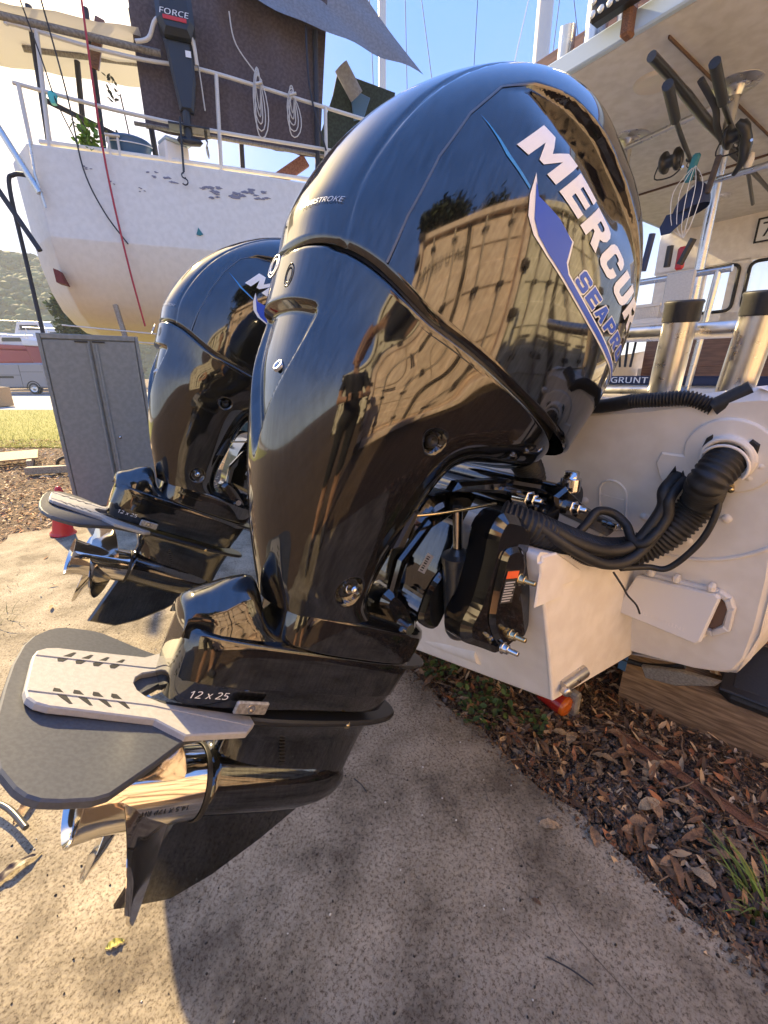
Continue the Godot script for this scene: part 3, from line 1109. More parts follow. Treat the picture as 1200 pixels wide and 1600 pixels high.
func make_materials() -> void:
	M.black = mat(.10, .101, .105, .035, .95)
	M.black.clearcoat_enabled = true
	M.black.clearcoat = .5
	M.black.clearcoat_roughness = .02
	M.black.roughness_texture = ntex(.035, [[.0, Color(.22, .22, .22)], [.55, Color(.35, .35, .35)], [.72, Color(.6, .6, .6)], [.9, Color(1, 1, 1)]], 5, 4)
	M.black.roughness = .16
	M.black.albedo_texture = ntex(.05, [[.2, Color(.84, .84, .84)], [.5, Color(.93, .93, .93)], [.75, Color(1, 1, 1)]], 6, 14)
	world_tri(M.black, 2.5, false)
	M.black.uv1_scale = Vector3(4.5, .55, 4.5)
	M.black_satin = mat(.02, .02, .022, .35, .2)
	M.rubber = noisy(Color(.010, .010, .011), Color(.02, .02, .021), 4.0, .55, .0, .05)
	M.decal_white = mat(.78, .79, .80, .3)
	M.decal_grey = mat(.5, .5, .5, .4)
	M.decal_blue = mat(.008, .07, .50, .35)
	M.decal_lightblue = mat(.05, .25, .6, .3)
	M.label_dark = mat(.015, .015, .015, .5)
	M.label_orange = mat(.8, .12, .03, .5)
	M.chrome_dull = mat(.45, .47, .5, .3, .8)
	M.highlight_grey = mat(.16, .15, .145, .3, .7)  # grey of the painted highlight on the cowl's panel crease
	M.steel = mat(.62, .61, .6, .16, 1.0)
	M.stainless = mat(.60, .575, .545, .09, 1.0)
	M.brass = mat(.55, .45, .26, .25, 1.0)
	M.alloy = noisy(Color(.30, .29, .27), Color(.5, .48, .44), 8.0, .45, .02, .03, 3, .7)
	M.grey_satin = mat(.10, .10, .10, .32, .6)
	M.fin_dark = noisy(Color(.058, .063, .073), Color(.075, .081, .092), 9.0, .5, .0, .025, 11)
	M.fin_pale = noisy(Color(.38, .365, .335), Color(.43, .415, .38), 6.0, .55, .02, .03, 12)
	M.crack = mat(.09, .072, .055, .95)
	M.concrete = StandardMaterial3D.new()
	M.concrete.albedo_texture = ntex(.009, [[.18, lin(.148, .122, .086)], [.40, lin(.262, .222, .160)], [.58, lin(.33, .283, .208)], [.85, lin(.435, .378, .285)]], 9, 21, 1024, FastNoiseLite.TYPE_SIMPLEX_SMOOTH, .68)
	M.concrete.roughness = .9
	world_tri(M.concrete, .31)
	M.concrete.detail_enabled = true
	M.concrete.detail_blend_mode = BaseMaterial3D.BLEND_MODE_MUL
	M.concrete.detail_uv_layer = BaseMaterial3D.DETAIL_UV_2
	M.concrete.detail_albedo = ntex(.06, [[.12, Color(.35, .32, .29)], [.34, Color(.70, .67, .64)], [.44, Color(.90, .89, .88)], [.58, Color(.97, .97, .96)], [.85, Color(1, 1, 1)]], 7, 22, 1024, FastNoiseLite.TYPE_SIMPLEX_SMOOTH, .85)
	M.concrete.uv2_triplanar = true
	M.concrete.uv2_world_triplanar = true
	M.concrete.uv2_scale = Vector3(1.35, 1.35, 1.35)
	M.concrete.heightmap_enabled = true
	M.concrete.heightmap_texture = ntex(.10, [], 7, 23, 1024, FastNoiseLite.TYPE_SIMPLEX_SMOOTH, .85)
	M.concrete.heightmap_scale = .22
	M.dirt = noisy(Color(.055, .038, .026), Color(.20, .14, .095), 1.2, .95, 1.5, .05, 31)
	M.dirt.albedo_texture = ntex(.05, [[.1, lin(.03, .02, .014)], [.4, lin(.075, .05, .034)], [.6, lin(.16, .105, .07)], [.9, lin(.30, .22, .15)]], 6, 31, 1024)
	M.white_paint = noisy(Color(.77, .715, .64), Color(.84, .79, .72), 1.3, .42, .05, .02, 41)
	M.white_paint.heightmap_enabled = true
	M.white_paint.heightmap_texture = ntex(.02, [], 4, 47)
	M.white_paint.heightmap_scale = .12
	M.alu = mat(.60, .585, .56, .27, 1.0)
	M.alu.roughness_texture = ntex(.02, [[.0, Color(.5, .5, .5)], [1.0, Color(1, 1, 1)]], 5, 51)
	M.alu.roughness = .42
	world_tri(M.alu, 3.0, false)
	M.alu_dull = noisy(Color(.32, .27, .22), Color(.5, .42, .36), 2.0, .5, .0, .03, 65, .3)
	M.container_a = noisy(Color(.66, .50, .39), Color(.78, .62, .50), .8, .6, .0, .02, 61)
	M.container_b = noisy(Color(.62, .57, .45), Color(.74, .69, .57), .8, .6, .0, .02, 62)
	M.dark_steel = noisy(Color(.03, .022, .02), Color(.07, .05, .042), 2.0, .7, .0, .03, 63)

func setup() -> void:
	var cam := Camera3D.new()
	cam.name = "camera"
	cam.fov = 100.53
	cam.near = .02
	cam.far = 1500
	cam.position = Vector3(0, 1.15, 0)
	cam.rotation_degrees = Vector3(-17.9, 0, 0)
	add_child(cam)
	cam.current = true
	var sun := DirectionalLight3D.new()
	sun.name = "sun"
	sun.light_color = Color(1.0, .885, .67)
	sun.light_energy = 1.6
	sun.light_angular_distance = .5
	sun.shadow_enabled = true
	# towards the sun: far side of the boat, a little forward
	var to := (FWD * -.15 - NEAR * 1.5 + Vector3.UP * 1.0).normalized()
	add_child(sun)
	sun.look_at_from_position(to * 50.0, Vector3.ZERO)
	var we := WorldEnvironment.new()
	we.name = "environment"
	var e := Environment.new()
	e.background_mode = Environment.BG_SKY
	var sm := ProceduralSkyMaterial.new()
	sm.sky_top_color = lin(.062, .165, .46)
	sm.sky_horizon_color = lin(.50, .56, .60)
	sm.sky_curve = .13
	sm.ground_bottom_color = lin(.12, .10, .08)
	sm.ground_horizon_color = lin(.30, .30, .28)
	sm.sun_angle_max = 66.0
	sm.sun_curve = .20
	var sky := Sky.new()
	sky.sky_material = sm
	e.sky = sky
	e.tonemap_mode = Environment.TONE_MAPPER_LINEAR
	e.tonemap_exposure = 3.3
	e.sdfgi_enabled = true
	e.ssao_enabled = true
	e.ssil_enabled = true
	e.fog_enabled = true
	e.fog_density = .0014
	e.fog_light_color = Color(.86, .88, .86)
	we.environment = e
	add_child(we)

func sheet(x0: float, x1: float, z0: float, z1: float, y: float, x := Transform3D()) -> MB:
	var b := nb(x)
	b.quad(Vector3(x0, y, z1), Vector3(x1, y, z1), Vector3(x1, y, z0), Vector3(x0, y, z0))
	return b

func make_ground() -> void:
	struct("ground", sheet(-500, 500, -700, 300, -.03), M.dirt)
	# the concrete strip, with a slightly broken edge
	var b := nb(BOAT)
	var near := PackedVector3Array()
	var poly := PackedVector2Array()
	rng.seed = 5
	var z := 1.2  # unseen near end cut short: dark dirt beyond stands in for mirrored shade
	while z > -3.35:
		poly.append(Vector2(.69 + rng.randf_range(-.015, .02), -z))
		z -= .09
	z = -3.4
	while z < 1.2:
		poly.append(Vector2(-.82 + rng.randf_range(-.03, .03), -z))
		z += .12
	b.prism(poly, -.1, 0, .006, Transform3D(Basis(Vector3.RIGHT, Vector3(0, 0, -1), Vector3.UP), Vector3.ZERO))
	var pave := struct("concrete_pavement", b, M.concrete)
	# hairline cracks
	for q in [[[.20, -.9], [.12, -1.3], [.02, -1.9], [-.12, -2.6], [-.2, -3.3]], [[.685, -.42], [.56, -.22], [.545, .05], [.50, .22], [.46, .33], [.445, .46], [.43, .8]], [[-.8, -1.15], [-.62, -1.2], [-.45, -1.42], [-.28, -1.5], [-.1, -1.72]]]:
		b = nb(BOAT)
		var pts := []
		for e in q:
			pts.append(Vector3(e[0], .0008, e[1]))
		var c := curve3(pts, 9)
		for i in c.size() - 1:
			c[i] += Vector3(rng.randf_range(-.006, .006), 0, rng.randf_range(-.006, .006))
		for i in c.size() - 1:
			var w: Vector3 = (c[i + 1] - c[i]).cross(Vector3.UP).normalized() * rng.randf_range(.0003, .0009)
			b.quad(c[i] - w, c[i] + w, c[i + 1] + w, c[i + 1] - w)
		part("crack", b, M.crack, pave)

func make_container(called: String, label: String, at: Vector3, m: Material, text: String) -> void:
	# a 20-foot box standing with its doors towards the boats; x across the doors, z into the box
	var o := thing(called, label, "shipping container", BOAT * Transform3D(Basis(), at), "shipping containers beside the concrete")
	var W := 2.44
	var H := 2.59
	var b := nb()
	b.box(Vector3(0, H / 2 + .12, 3.05), Vector3(W - .08, H - .1, 5.9), .02)
	part("box", b, m, o)
	for s in [-1, 1]:
		b = nb()
		b.box(Vector3(s * (W / 2 - .06), H / 2 + .12, .05), Vector3(.12, H, .16), .015)
		part("corner_post", b, m, o)
		for k in 5:
			b = nb()
			b.box(Vector3(s * (W / 2 - .02), .12 + .3 + k * .5, -.05), Vector3(.11, .09, .1), .01)
			part("hinge", b, M.dark_steel, o)
		for y in [.12, H + .12]:
			b = nb()
			b.box(Vector3(s * (W / 2 - .08), y, .02), Vector3(.18, .13, .22), .015)
			part("corner_casting", b, M.dark_steel, o)
		b = nb()
		b.box(Vector3(s * .575, H / 2 + .12, .09), Vector3(1.09, H - .24, .05), .01)
		for k in 5:
			b.box(Vector3(s * .575, .4 + k * .5, .055), Vector3(1.02, .28, .03), .012)
		var door := part("door", b, m, o)
		b = nb()
		b.box(Vector3(s * 1.13, H / 2 + .12, .06), Vector3(.035, H - .2, .07), .01)
		b.box(Vector3(s * .022, H / 2 + .12, .06), Vector3(.03, H - .2, .07), .01)
		part("gasket", b, M.dark_steel, door)
		for q in [.3, .8]:
			b = nb()
			b.tube([Vector3(s * q, .2, .02), Vector3(s * q, H + .05, .02)], .02, 8)
			part("locking_bar", b, M.alu_dull, door)
			b = nb()
			for y in [.35, .95, 1.75, 2.45]:
				b.box(Vector3(s * q, y, .015), Vector3(.12, .06, .06), .01)
			b.box(Vector3(s * (q - .12), 1.15, -.01), Vector3(.34, .035, .03), .008)
			part("bar_bracket", b, M.dark_steel, door)
	for y in [.12, H + .10]:
		b = nb()
		b.box(Vector3(0, y, .05), Vector3(W - .25, .12, .14), .015)
		part("door_header", b, m, o)
	b = flat_text(text, .13, Transform3D(Basis(Vector3(-1, 0, 0), Vector3.UP, Vector3(0, 0, -1)), Vector3(-.62, 2.25, .035)), 1.0)
	part("lettering", b, M.rubber, o)

func ring_pts(c: Vector3, x: Vector3, y: Vector3, r: float, a0: float, a1: float, n: int) -> Array:
	var o := []
	for i in n + 1:
		var a := lerpf(a0, a1, float(i) / n)
		o.append(c + x * cos(a) * r + y * sin(a) * r)
	return o

func make_boat() -> void:
	var o := thing("fishing_boat", "cream white aluminium fishing boat, its stern at the right carrying both black outboards", "boat", BOAT)
	var b := nb()
	var TR := Transform3D(Basis(Vector3(0, 0, 1), Vector3(-.2873, .9578, 0), Vector3(-.9578, -.2873, 0)), Vector3(.975, .364, 0))
	var half := [.25,.364, .404,.411, .444,.43, .475,.447, .495,.468, .511,.518, .52,.62, .522,.75, .512,.95, .492,1.10, .475,1.119, .45,1.12, .386,1.11, .322,1.098, .249,1.085, .165,1.073, .05,1.06]
	var poly := PackedVector2Array()
	for i in range(0, half.size(), 2):
		poly.append(Vector2(half[i], (half[i + 1] - .364) / .9578))
	for i in range(half.size() - 2, -1, -2):
		poly.append(Vector2(-1.15 - half[i], (half[i + 1] - .364) / .9578))
	poly.append(Vector2(-.575, -.30))
	b.prism(poly, -.05, 0, .014, TR)
	var tr := part("transom", b, M.white_paint, o)
	# hull sides and bottom
	b = nb()
	for s in [1.0, -1.0]:
		var rows := []
		for q in [[.0, 1.0, 0.0], [1.2, 1.02, .02], [2.8, 1.0, .12], [4.6, .86, .34], [6.2, .5, .6], [7.2, .06, .8]]:
			var r := PackedVector3Array()
			for e in [[-.575, .03], [.25, .36], [.444, .44], [.493, .468], [.518, .6], [.52, .75], [.51, .95], [.49, 1.11], [.44, 1.13]]:
				var w: float = (e[0] + .575) * q[1]
				r.append(Vector3(1.09 - .3 * (e[1] - .0) + q[0], e[1] + q[2] * (1.0 if e[1] > .5 else .6), -.575 + w * s))
			rows.append(r)
		b.grid(rows, false, s > 0)
	part("hull_side", b, M.white_paint, o)
	# engine pod
	b = nb()
	var rows := []
	for k in 12:
		var w := lerpf(.25, -1.40, k / 11.0)
		var dv := .25 * (1.0 - absf(w + .575) / .825)
		rows.append(PackedVector3Array([Vector3(.985, .36 - dv, w), Vector3(.585, .40 - dv, w), Vector3(.577, .404 - dv, w), Vector3(.573, .415 - dv, w), Vector3(.449, .80, w), Vector3(.447, .812, w), Vector3(.455, .821, w), Vector3(.60, .775, w), Vector3(.885, .672, w)]))
	b.grid(rows, false, true)
	for e in [0, 11]:
		var rw: PackedVector3Array = rows[e]
		b.fan(rw, e != 0)
	var pod := part("engine_pod", b, M.white_paint, o)
	b = nb()
	b.prism(V2([.452,.700, .557,.694, .546,.723, .613,.718, .609,.742, .504,.809, .458,.812]), .249, .256, .003)
	part("weld_patch", b, M.white_paint, pod)
	b = nb()   # weld bead down the corner
	b.tube(curve3([Vector3(.577, .41, .25), Vector3(.54, .53, .252), Vector3(.50, .66, .25), Vector3(.455, .80, .251)], 5), .006, 8)
	part("weld_bead", b, M.white_paint, pod)
	b = nb()
	b.tube([Vector3(.604, .432, .254), Vector3(.700, .434, .254)], .017, 12)
	b.lathe(Vector3(.606, .432, .256), Vector3(-.4, 0, 1).normalized(), [Vector2(.012, .01), Vector2(.012, .02), Vector2(.008, .024), Vector2(0, .024)], 8)
	part("anode", b, M.alu, pod)
	b = nb()
	b.tube([Vector3(.56, .46, -.9), Vector3(.60, .27, -.36), Vector3(.575, .40, .03)], .027, 18)
	part("strut_tube", b, M.white_paint, pod)
	# transom fittings: cable flange, small flange, inspection slot, arc weld, bolt heads
	var T := func(w: float, y: float, z := 0.0) -> Vector3: return TR * Vector3(w, (y - .364) / .9578, z)
	var Y := TR.basis.y
	var X := TR.basis.x
	var N := TR.basis.z
	b = nb()
	b.lathe(T.call(.418, 1.0), N, [Vector2(.077, -.002), Vector2(.077, .004), Vector2(.073, .007), Vector2(.05, .008), Vector2(.044, .012), Vector2(.044, .02), Vector2(.036, .02), Vector2(.036, -.002)], 40)
	part("cable_flange", b, M.white_paint, tr)
	b = nb()
	b.prism(V2([.30,.655, .355,.655, .372,.63, .372,.585, .355,.57, .31,.575, .297,.60, .29,.63]), .0, .007, .003, TR)
	part("small_flange", b, M.white_paint, tr)
	b = nb()
	b.prism(V2([.315,.60, .33,.63, .335,.60, .345,.622, .352,.60, .345,.58, .33,.585]), .004, .011, .002, TR)
	part("sealant", b, M.rubber, tr)
	b = nb()
	b.prism(V2([.375,.680, .381,.700, .39,.708, .395,.69, .44,.69, .452,.706, .464,.697, .462,.665, .45,.640, .44,.622, .42,.63]), .006, .0125, .002, TR)
	part("sealant", b, M.rubber, tr)
	b = nb()
	var slot := [T.call(.159, .66), T.call(.159, .87)]
	slot.append_array(ring_pts(T.call(.192, .87), X * .033 / .033, Y, .033, PI, 0, 12))
	slot.append_array([T.call(.225, .87), T.call(.229, .68)])
	b.tube(slot, .0035, 6)
	b.tube([T.call(.159, .858), T.call(.225, .856)], .0015, 5)
	part("slot_weld", b, M.white_paint, tr)
	b = nb()
	b.tube(ring_pts(T.call(.30, 1.0), X, Y, .275, -.05, -1.55, 30), .005, 6)
	part("arc_weld", b, M.white_paint, tr)
	for q in [[.455, .964], [.429, .867], [.27, .825], [.365, .791], [.12, .83], [.40, .925], [.488, 1.06], [.47, .99], [.385, 1.03]]:
		b = nb()
		b.lathe(T.call(q[0], q[1]), N, [Vector2(.010, 0), Vector2(.0095, .004), Vector2(.006, .008), Vector2(0, .009)], 12)
		part("bolt_head", b, M.white_paint, tr)
	b = nb()
	b.lathe(T.call(.42, .945), (N + X * .6).normalized(), [Vector2(.009, 0), Vector2(.009, .02), Vector2(.009, .02), Vector2(.006, .022), Vector2(.006, .034), Vector2(0, .034)], 8)
	part("cable_gland", b, M.brass, tr)
	# scupper with its flap
	b = nb()
	var fo := V2([.282,.325, .44,.345, .462,.335, .472,.31, .470,.24, .44,.205, .282,.20])
	var fi := V2([.287,.313, .43,.331, .45,.322, .458,.30, .456,.25, .435,.22, .287,.215])
	var m := fo.size()
	for i in m:
		var j := (i + 1) % m
		var quad := PackedVector2Array([fo[i], fo[j], fi[j], fi[i]])
		b.prism(quad, .0, .014, .003, TR)
	for w in [.30, .355, .425]:
		b.box(TR * Vector3(w, .335 + (w - .3) * .12, .014), Vector3(.014, .02, .02), .004, TR.basis)
	var sc := part("scupper_frame", b, M.white_plastic, tr)
	b = nb()
	b.prism(V2([.287,.313, .43,.331, .456,.30, .45,.22, .287,.215]), .001, .003, 0, TR)
	part("scupper_opening", b, M.scupper_rust, sc)
	b = nb()
	var FL := Transform3D(Basis(X, (Y - N * .28).normalized(), (N + Y * .28).normalized()), TR * Vector3(.355, .325, .016))
	b.prism(V2([-.078,-.006, .082,.013, .091,.007, .088,-.02, .076,-.115, .068,-.126, -.108,-.128, -.116,-.12, -.114,-.10, -.086,-.012]), -.004, .012, .004, FL)
	var fl := part("scupper_flap", b, M.white_plastic, sc)
	b = flat_text("RWB MARINE", .010, FL * Transform3D(Basis(), Vector3(-.02, -.1, .0124)), 1.6, 0, .2)
	part("embossing", b, M.white_paint, fl)
	# cockpit sole, far coaming, bulkhead
	b = nb()
	b.box(Vector3(2.7, .56, -.575), Vector3(3.6, .04, 2.0), .005)
	part("deck", b, M.white_paint, o)
	for s in [1.0, -1.0]:
		b = nb()
		b.box(Vector3(2.68, 1.10, -.575 + s * 1.02), Vector3(3.7, .05, .12), .012)
		b.box(Vector3(2.88, .82, -.575 + s * .97), Vector3(3.6, .5, .03), .005)
		part("gunwale", b, M.white_paint, o)
	# bulkhead of the wheelhouse with window holes left open between posts
	var fx := 4.6
	b = nb()
	b.box(Vector3(fx, .85, -.5), Vector3(.05, .72, 2.1), .005)
	b.box(Vector3(fx, 2.26, -.4), Vector3(.05, .40, 2.3), .005)
	for q in [[-.86, .14], [-.42, .12], [-1.32, .42], [.1, .5]]:
		b.box(Vector3(fx, 1.83, q[0]), Vector3(.05, .5, q[1]), .004)
	b.box(Vector3(fx, 1.62, -.5), Vector3(.05, .10, 2.1), .004)
	var bh := part("wheelhouse_bulkhead", b, M.white_paint, o)
	b = nb()
	b.box(Vector3(fx - .04, 1.40, -.5), Vector3(.03, .36, 2.0), .005)
	b.box(Vector3(fx - .04, 1.16, -.5), Vector3(.03, .13, 2.0), .005)
	part("wood_panel", b, M.brown_wood, bh)
	for q in [[-1.02, .17], [-.64, .16], [-.2, .16]]:
		b = nb()
		var z0: float = q[0]
		var w: float = q[1]
		var wp := []
		for c in [[1, 1], [-1, 1], [-1, -1], [1, -1]]:
			wp.append_array(ring_pts(Vector3(fx - .03, 1.86 + c[1] * .13, z0 + c[0] * (w - .06)), Vector3(0, 0, c[0]), Vector3(0, c[1], 0), .05, 0.0 if c[0] * c[1] > 0 else PI / 2, PI / 2 if c[0] * c[1] > 0 else 0.0, 4))
		wp.append(wp[0])
		b.tube(wp, .014, 6)
		var wf := part("window_frame", b, M.rubber, bh)
		b = nb()
		b.box(Vector3(fx, 1.86, z0), Vector3(.006, .4, w * 2.0), 0)
		part("pane", b, M.glass, wf)
	b = nb()
	b.box(Vector3(fx - .035, 2.26, -.70), Vector3(.02, .16, .2), .006)
	var np := part("number_plate", b, M.decal_white, bh)
	b = nb()
	for e in [[0, .083, .2, .012], [0, -.083, .2, .012]]:
		b.box(Vector3(fx - .05, 2.26 + e[1], -.70), Vector3(.006, e[3], e[2]), 0)
	b.box(Vector3(fx - .05, 2.26, -.795), Vector3(.006, .17, .012), 0)
	part("plate_edge", b, M.rubber, np)
	b = flat_text("7", .10, Transform3D(Basis(Vector3(0, 0, 1), Vector3.UP, Vector3(-1, 0, 0)), Vector3(fx - .048, 2.26, -.73)), 1.0, 0, .3)
	part("lettering", b, M.rubber, np)
	# hardtop
	b = nb()
	b.box(Vector3(3.25, 2.43, -.56), Vector3(2.9, .06, 1.78), .01)
	var roof := part("hardtop", b, M.roof_paint, o)
	b = nb()
	b.box(Vector3(1.785, 2.432, -.56), Vector3(.03, .075, 1.80), .006)
	for s in [1, -1]:
		b.box(Vector3(3.25, 2.432, -.56 + s * .895), Vector3(2.92, .075, .02), .006)
	part("edge_trim", b, M.trim_blue, roof)
	b = nb()
	b.box(Vector3(3.2, 2.395, -.40), Vector3(2.6, .012, .006), 0)
	b.box(Vector3(3.4, 2.394, -.56), Vector3(.006, .012, 1.7), 0)
	part("seam", b, M.brown_dark, roof)
	b = nb()
	b.lathe(Vector3(2.15, 2.404, -.56), Vector3.DOWN, [Vector2(.085, 0), Vector2(.083, .012), Vector2(.07, .018), Vector2(.062, .012), Vector2(0, .010)], 28)
	part("vent_ring", b, M.cream_plastic, roof)
	b = nb()
	b.box(Vector3(2.05, 2.60, -.40), Vector3(.06, .16, 1.9), .006)
	part("timber_rail", b, M.brown_wood, roof)
	for q in [[-.83, .068, 2.60], [-.69, .09, 2.72], [-.56, .07, 2.58], [-.42, .07, 2.58]]:
		b = nb()
		b.tube([Vector3(1.855, 2.452, q[0]), Vector3(1.83, q[2], q[0] + .02)], q[1] * .5, 16, false)
		b.tube([Vector3(1.855, 2.452, q[0]), Vector3(1.832, q[2] - .01, q[0] + .02)], q[1] * .43, 16)
		part("rod_tube", b, M.alu, roof)
	b = nb()
	b.box(Vector3(1.72, 2.505, -.50), Vector3(.06, .085, .24), .012)
	var lbar := part("light_bar", b, M.black_satin, roof)
	for k in 14:
		b = nb()
		b.lathe(Vector3(1.688, 2.525 - .04 * (k % 2), -.602 + .034 * (k / 2)), Vector3(-1, 0, 0), [Vector2(.013, 0), Vector2(.012, .004), Vector2(.006, .006), Vector2(0, .006)], 8)
		part("lens", b, M.lens, lbar)
	b = nb()
	b.box(Vector3(1.76, 2.43, -.49), Vector3(.05, .09, .04), .008)
	part("mounting_bracket", b, M.rust, lbar)
	# stanchions with discs under the roof, rails between
	for q in [[2.45, -.35, .022, .56], [2.53, -.86, .018, .56], [3.9, -.9, .02, .56], [3.2, -1.38, .02, 1.1], [2.5, .2, .022, 1.1]]:
		b = nb()
		b.tube([Vector3(q[0], q[3], q[1]), Vector3(q[0] + .02, 2.40, q[1])], q[2], 16)
		b.lathe(Vector3(q[0] + .02, 2.402, q[1]), Vector3.DOWN, [Vector2(.095, 0), Vector2(.095, .006), Vector2(.05, .012), Vector2(.05, .012), Vector2(.034, .016), Vector2(q[2] + .003, .05)], 24)
		part("stanchion", b, M.alu, o)
	for q in [[Vector3(2.53, 2.35, -.86), Vector3(2.45, 2.34, -.35)], [Vector3(2.45, 2.03, -.45), Vector3(2.45, 2.03, .2)], [Vector3(2.53, 2.235, -.86), Vector3(2.5, 1.2, -.86)], [Vector3(2.2, 1.59, -.60), Vector3(2.2, 1.59, -.12)], [Vector3(2.2, 1.59, -.17), Vector3(2.2, .6, -.22)]]:
		b = nb()
		b.tube(q, .014, 12)
		part("rail", b, M.alu, o)
	b = nb()
	b.box(Vector3(2.0, 1.49, -.235), Vector3(.02, .16, .11), .004)
	part("bait_board", b, M.fin_pale, o)
	# stern rail and the two big rod holders on the transom
	b = nb()
	b.tube([Vector3(.90, 1.243, .02), Vector3(.90, 1.236, .62)], .017, 16)
	part("stern_rail", b, M.alu, o)
	b = nb()
	b.tube([Vector3(.86, 1.105, -.02), Vector3(.86, 1.110, .23)], .015, 14)
	part("stern_rail", b, M.alu, o)
	for q in [[.245, .26], [.372, .395]]:
		b = nb()
		b.tube([Vector3(.86, 1.04, q[0]), Vector3(.84, 1.285, q[1] + .004)], .0315, 28, false)
		b.tube([Vector3(.86, 1.04, q[0]), Vector3(.84, 1.275, q[1] + .004)], .027, 20)
		var rh := part("rod_holder", b, M.alu, o)
		b = nb()
		b.lathe(Vector3(.842, 1.255, q[1] + .002), Vector3(-.08, .99, .05).normalized(), [Vector2(.0325, 0), Vector2(.0345, .002), Vector2(.0345, .033), Vector2(.0365, .038), Vector2(.0335, .042), Vector2(.028, .038), Vector2(.028, .0)], 28)
		part("rubber_sleeve", b, M.rubber, rh)
	# conduits and hoses on the stern
	b = corrugated([T.call(.42, 1.0, .0), T.call(.405, .965, .05), Vector3(.805, .895, .382), Vector3(.785, .83, .352), Vector3(.765, .785, .318), Vector3(.73, .763, .283), Vector3(.66, .772, .248), Vector3(.56, .815, .222), Vector3(.49, .85, .195), Vector3(.45, .87, .15)], .036, .0095)
	part("ribbed_conduit", b, M.rubber, o)
	b = nb()
	b.tube(ring_pts(T.call(.42, 1.0, .012), X, Y, .041, 0, TAU, 28), .005, 8)
	b.tube(ring_pts(T.call(.417, .99, .022), X, Y, .040, -.6, 2.6, 18), .003, 8)
	part("paint_ring", b, M.white_paint, o)
	b = nb()
	b.tube(curve3([T.call(.335, .945, .0), T.call(.33, .93, .05), Vector3(.75, .875, .335), Vector3(.715, .80, .312), Vector3(.66, .785, .285), Vector3(.57, .815, .258), Vector3(.50, .865, .21)], 8), .013, 12)
	b.tube(curve3([T.call(.345, .94, .0), T.call(.345, .92, .06), Vector3(.745, .855, .348), Vector3(.70, .775, .322), Vector3(.63, .765, .298), Vector3(.54, .81, .268), Vector3(.48, .865, .21)], 8), .011, 12)
	part("steering_hose", b, M.rubber, o)
	b = nb()
	b.tube(curve3([Vector3(.63, .80, .215), Vector3(.66, .83, .225), Vector3(.69, .855, .23), Vector3(.72, .85, .25), Vector3(.725, .83, .28), Vector3(.71, .805, .305), Vector3(.71, .805, .33), Vector3(.73, .835, .345)], 8), .010, 12)
	part("steering_hose", b, M.rubber, o)
	b = nb()
	b.tube(curve3([T.call(.42, .935, .03), T.call(.425, .90, .05), T.call(.41, .84, .07), T.call(.37, .78, .10), Vector3(.735, .745, .335), Vector3(.68, .745, .305)], 8), .0065, 10)
	part("drain_hose", b, M.rubber, o)
	b = nb()
	b.tube(curve3([Vector3(.66, .74, .30), Vector3(.665, .71, .325), Vector3(.69, .685, .325), Vector3(.72, .655, .335), Vector3(.735, .63, .34)], 5), .0022, 6)
	part("cable_tie", b, M.rubber, o)
	b = corrugated([Vector3(.765, 1.09, .38), Vector3(.755, 1.105, .34), Vector3(.75, 1.10, .28), Vector3(.75, 1.095, .23)], .0155, .006)
	b.tube(curve3([Vector3(.75, 1.095, .235), Vector3(.755, 1.085, .19), Vector3(.76, 1.078, .14), Vector3(.765, 1.08, .05), Vector3(.76, 1.08, -.2)], 8), .0155, 16)
	b.tube([Vector3(.765, 1.09, .38), Vector3(.775, 1.125, .43)], .0165, 16)
	part("ribbed_conduit", b, M.rubber, o)

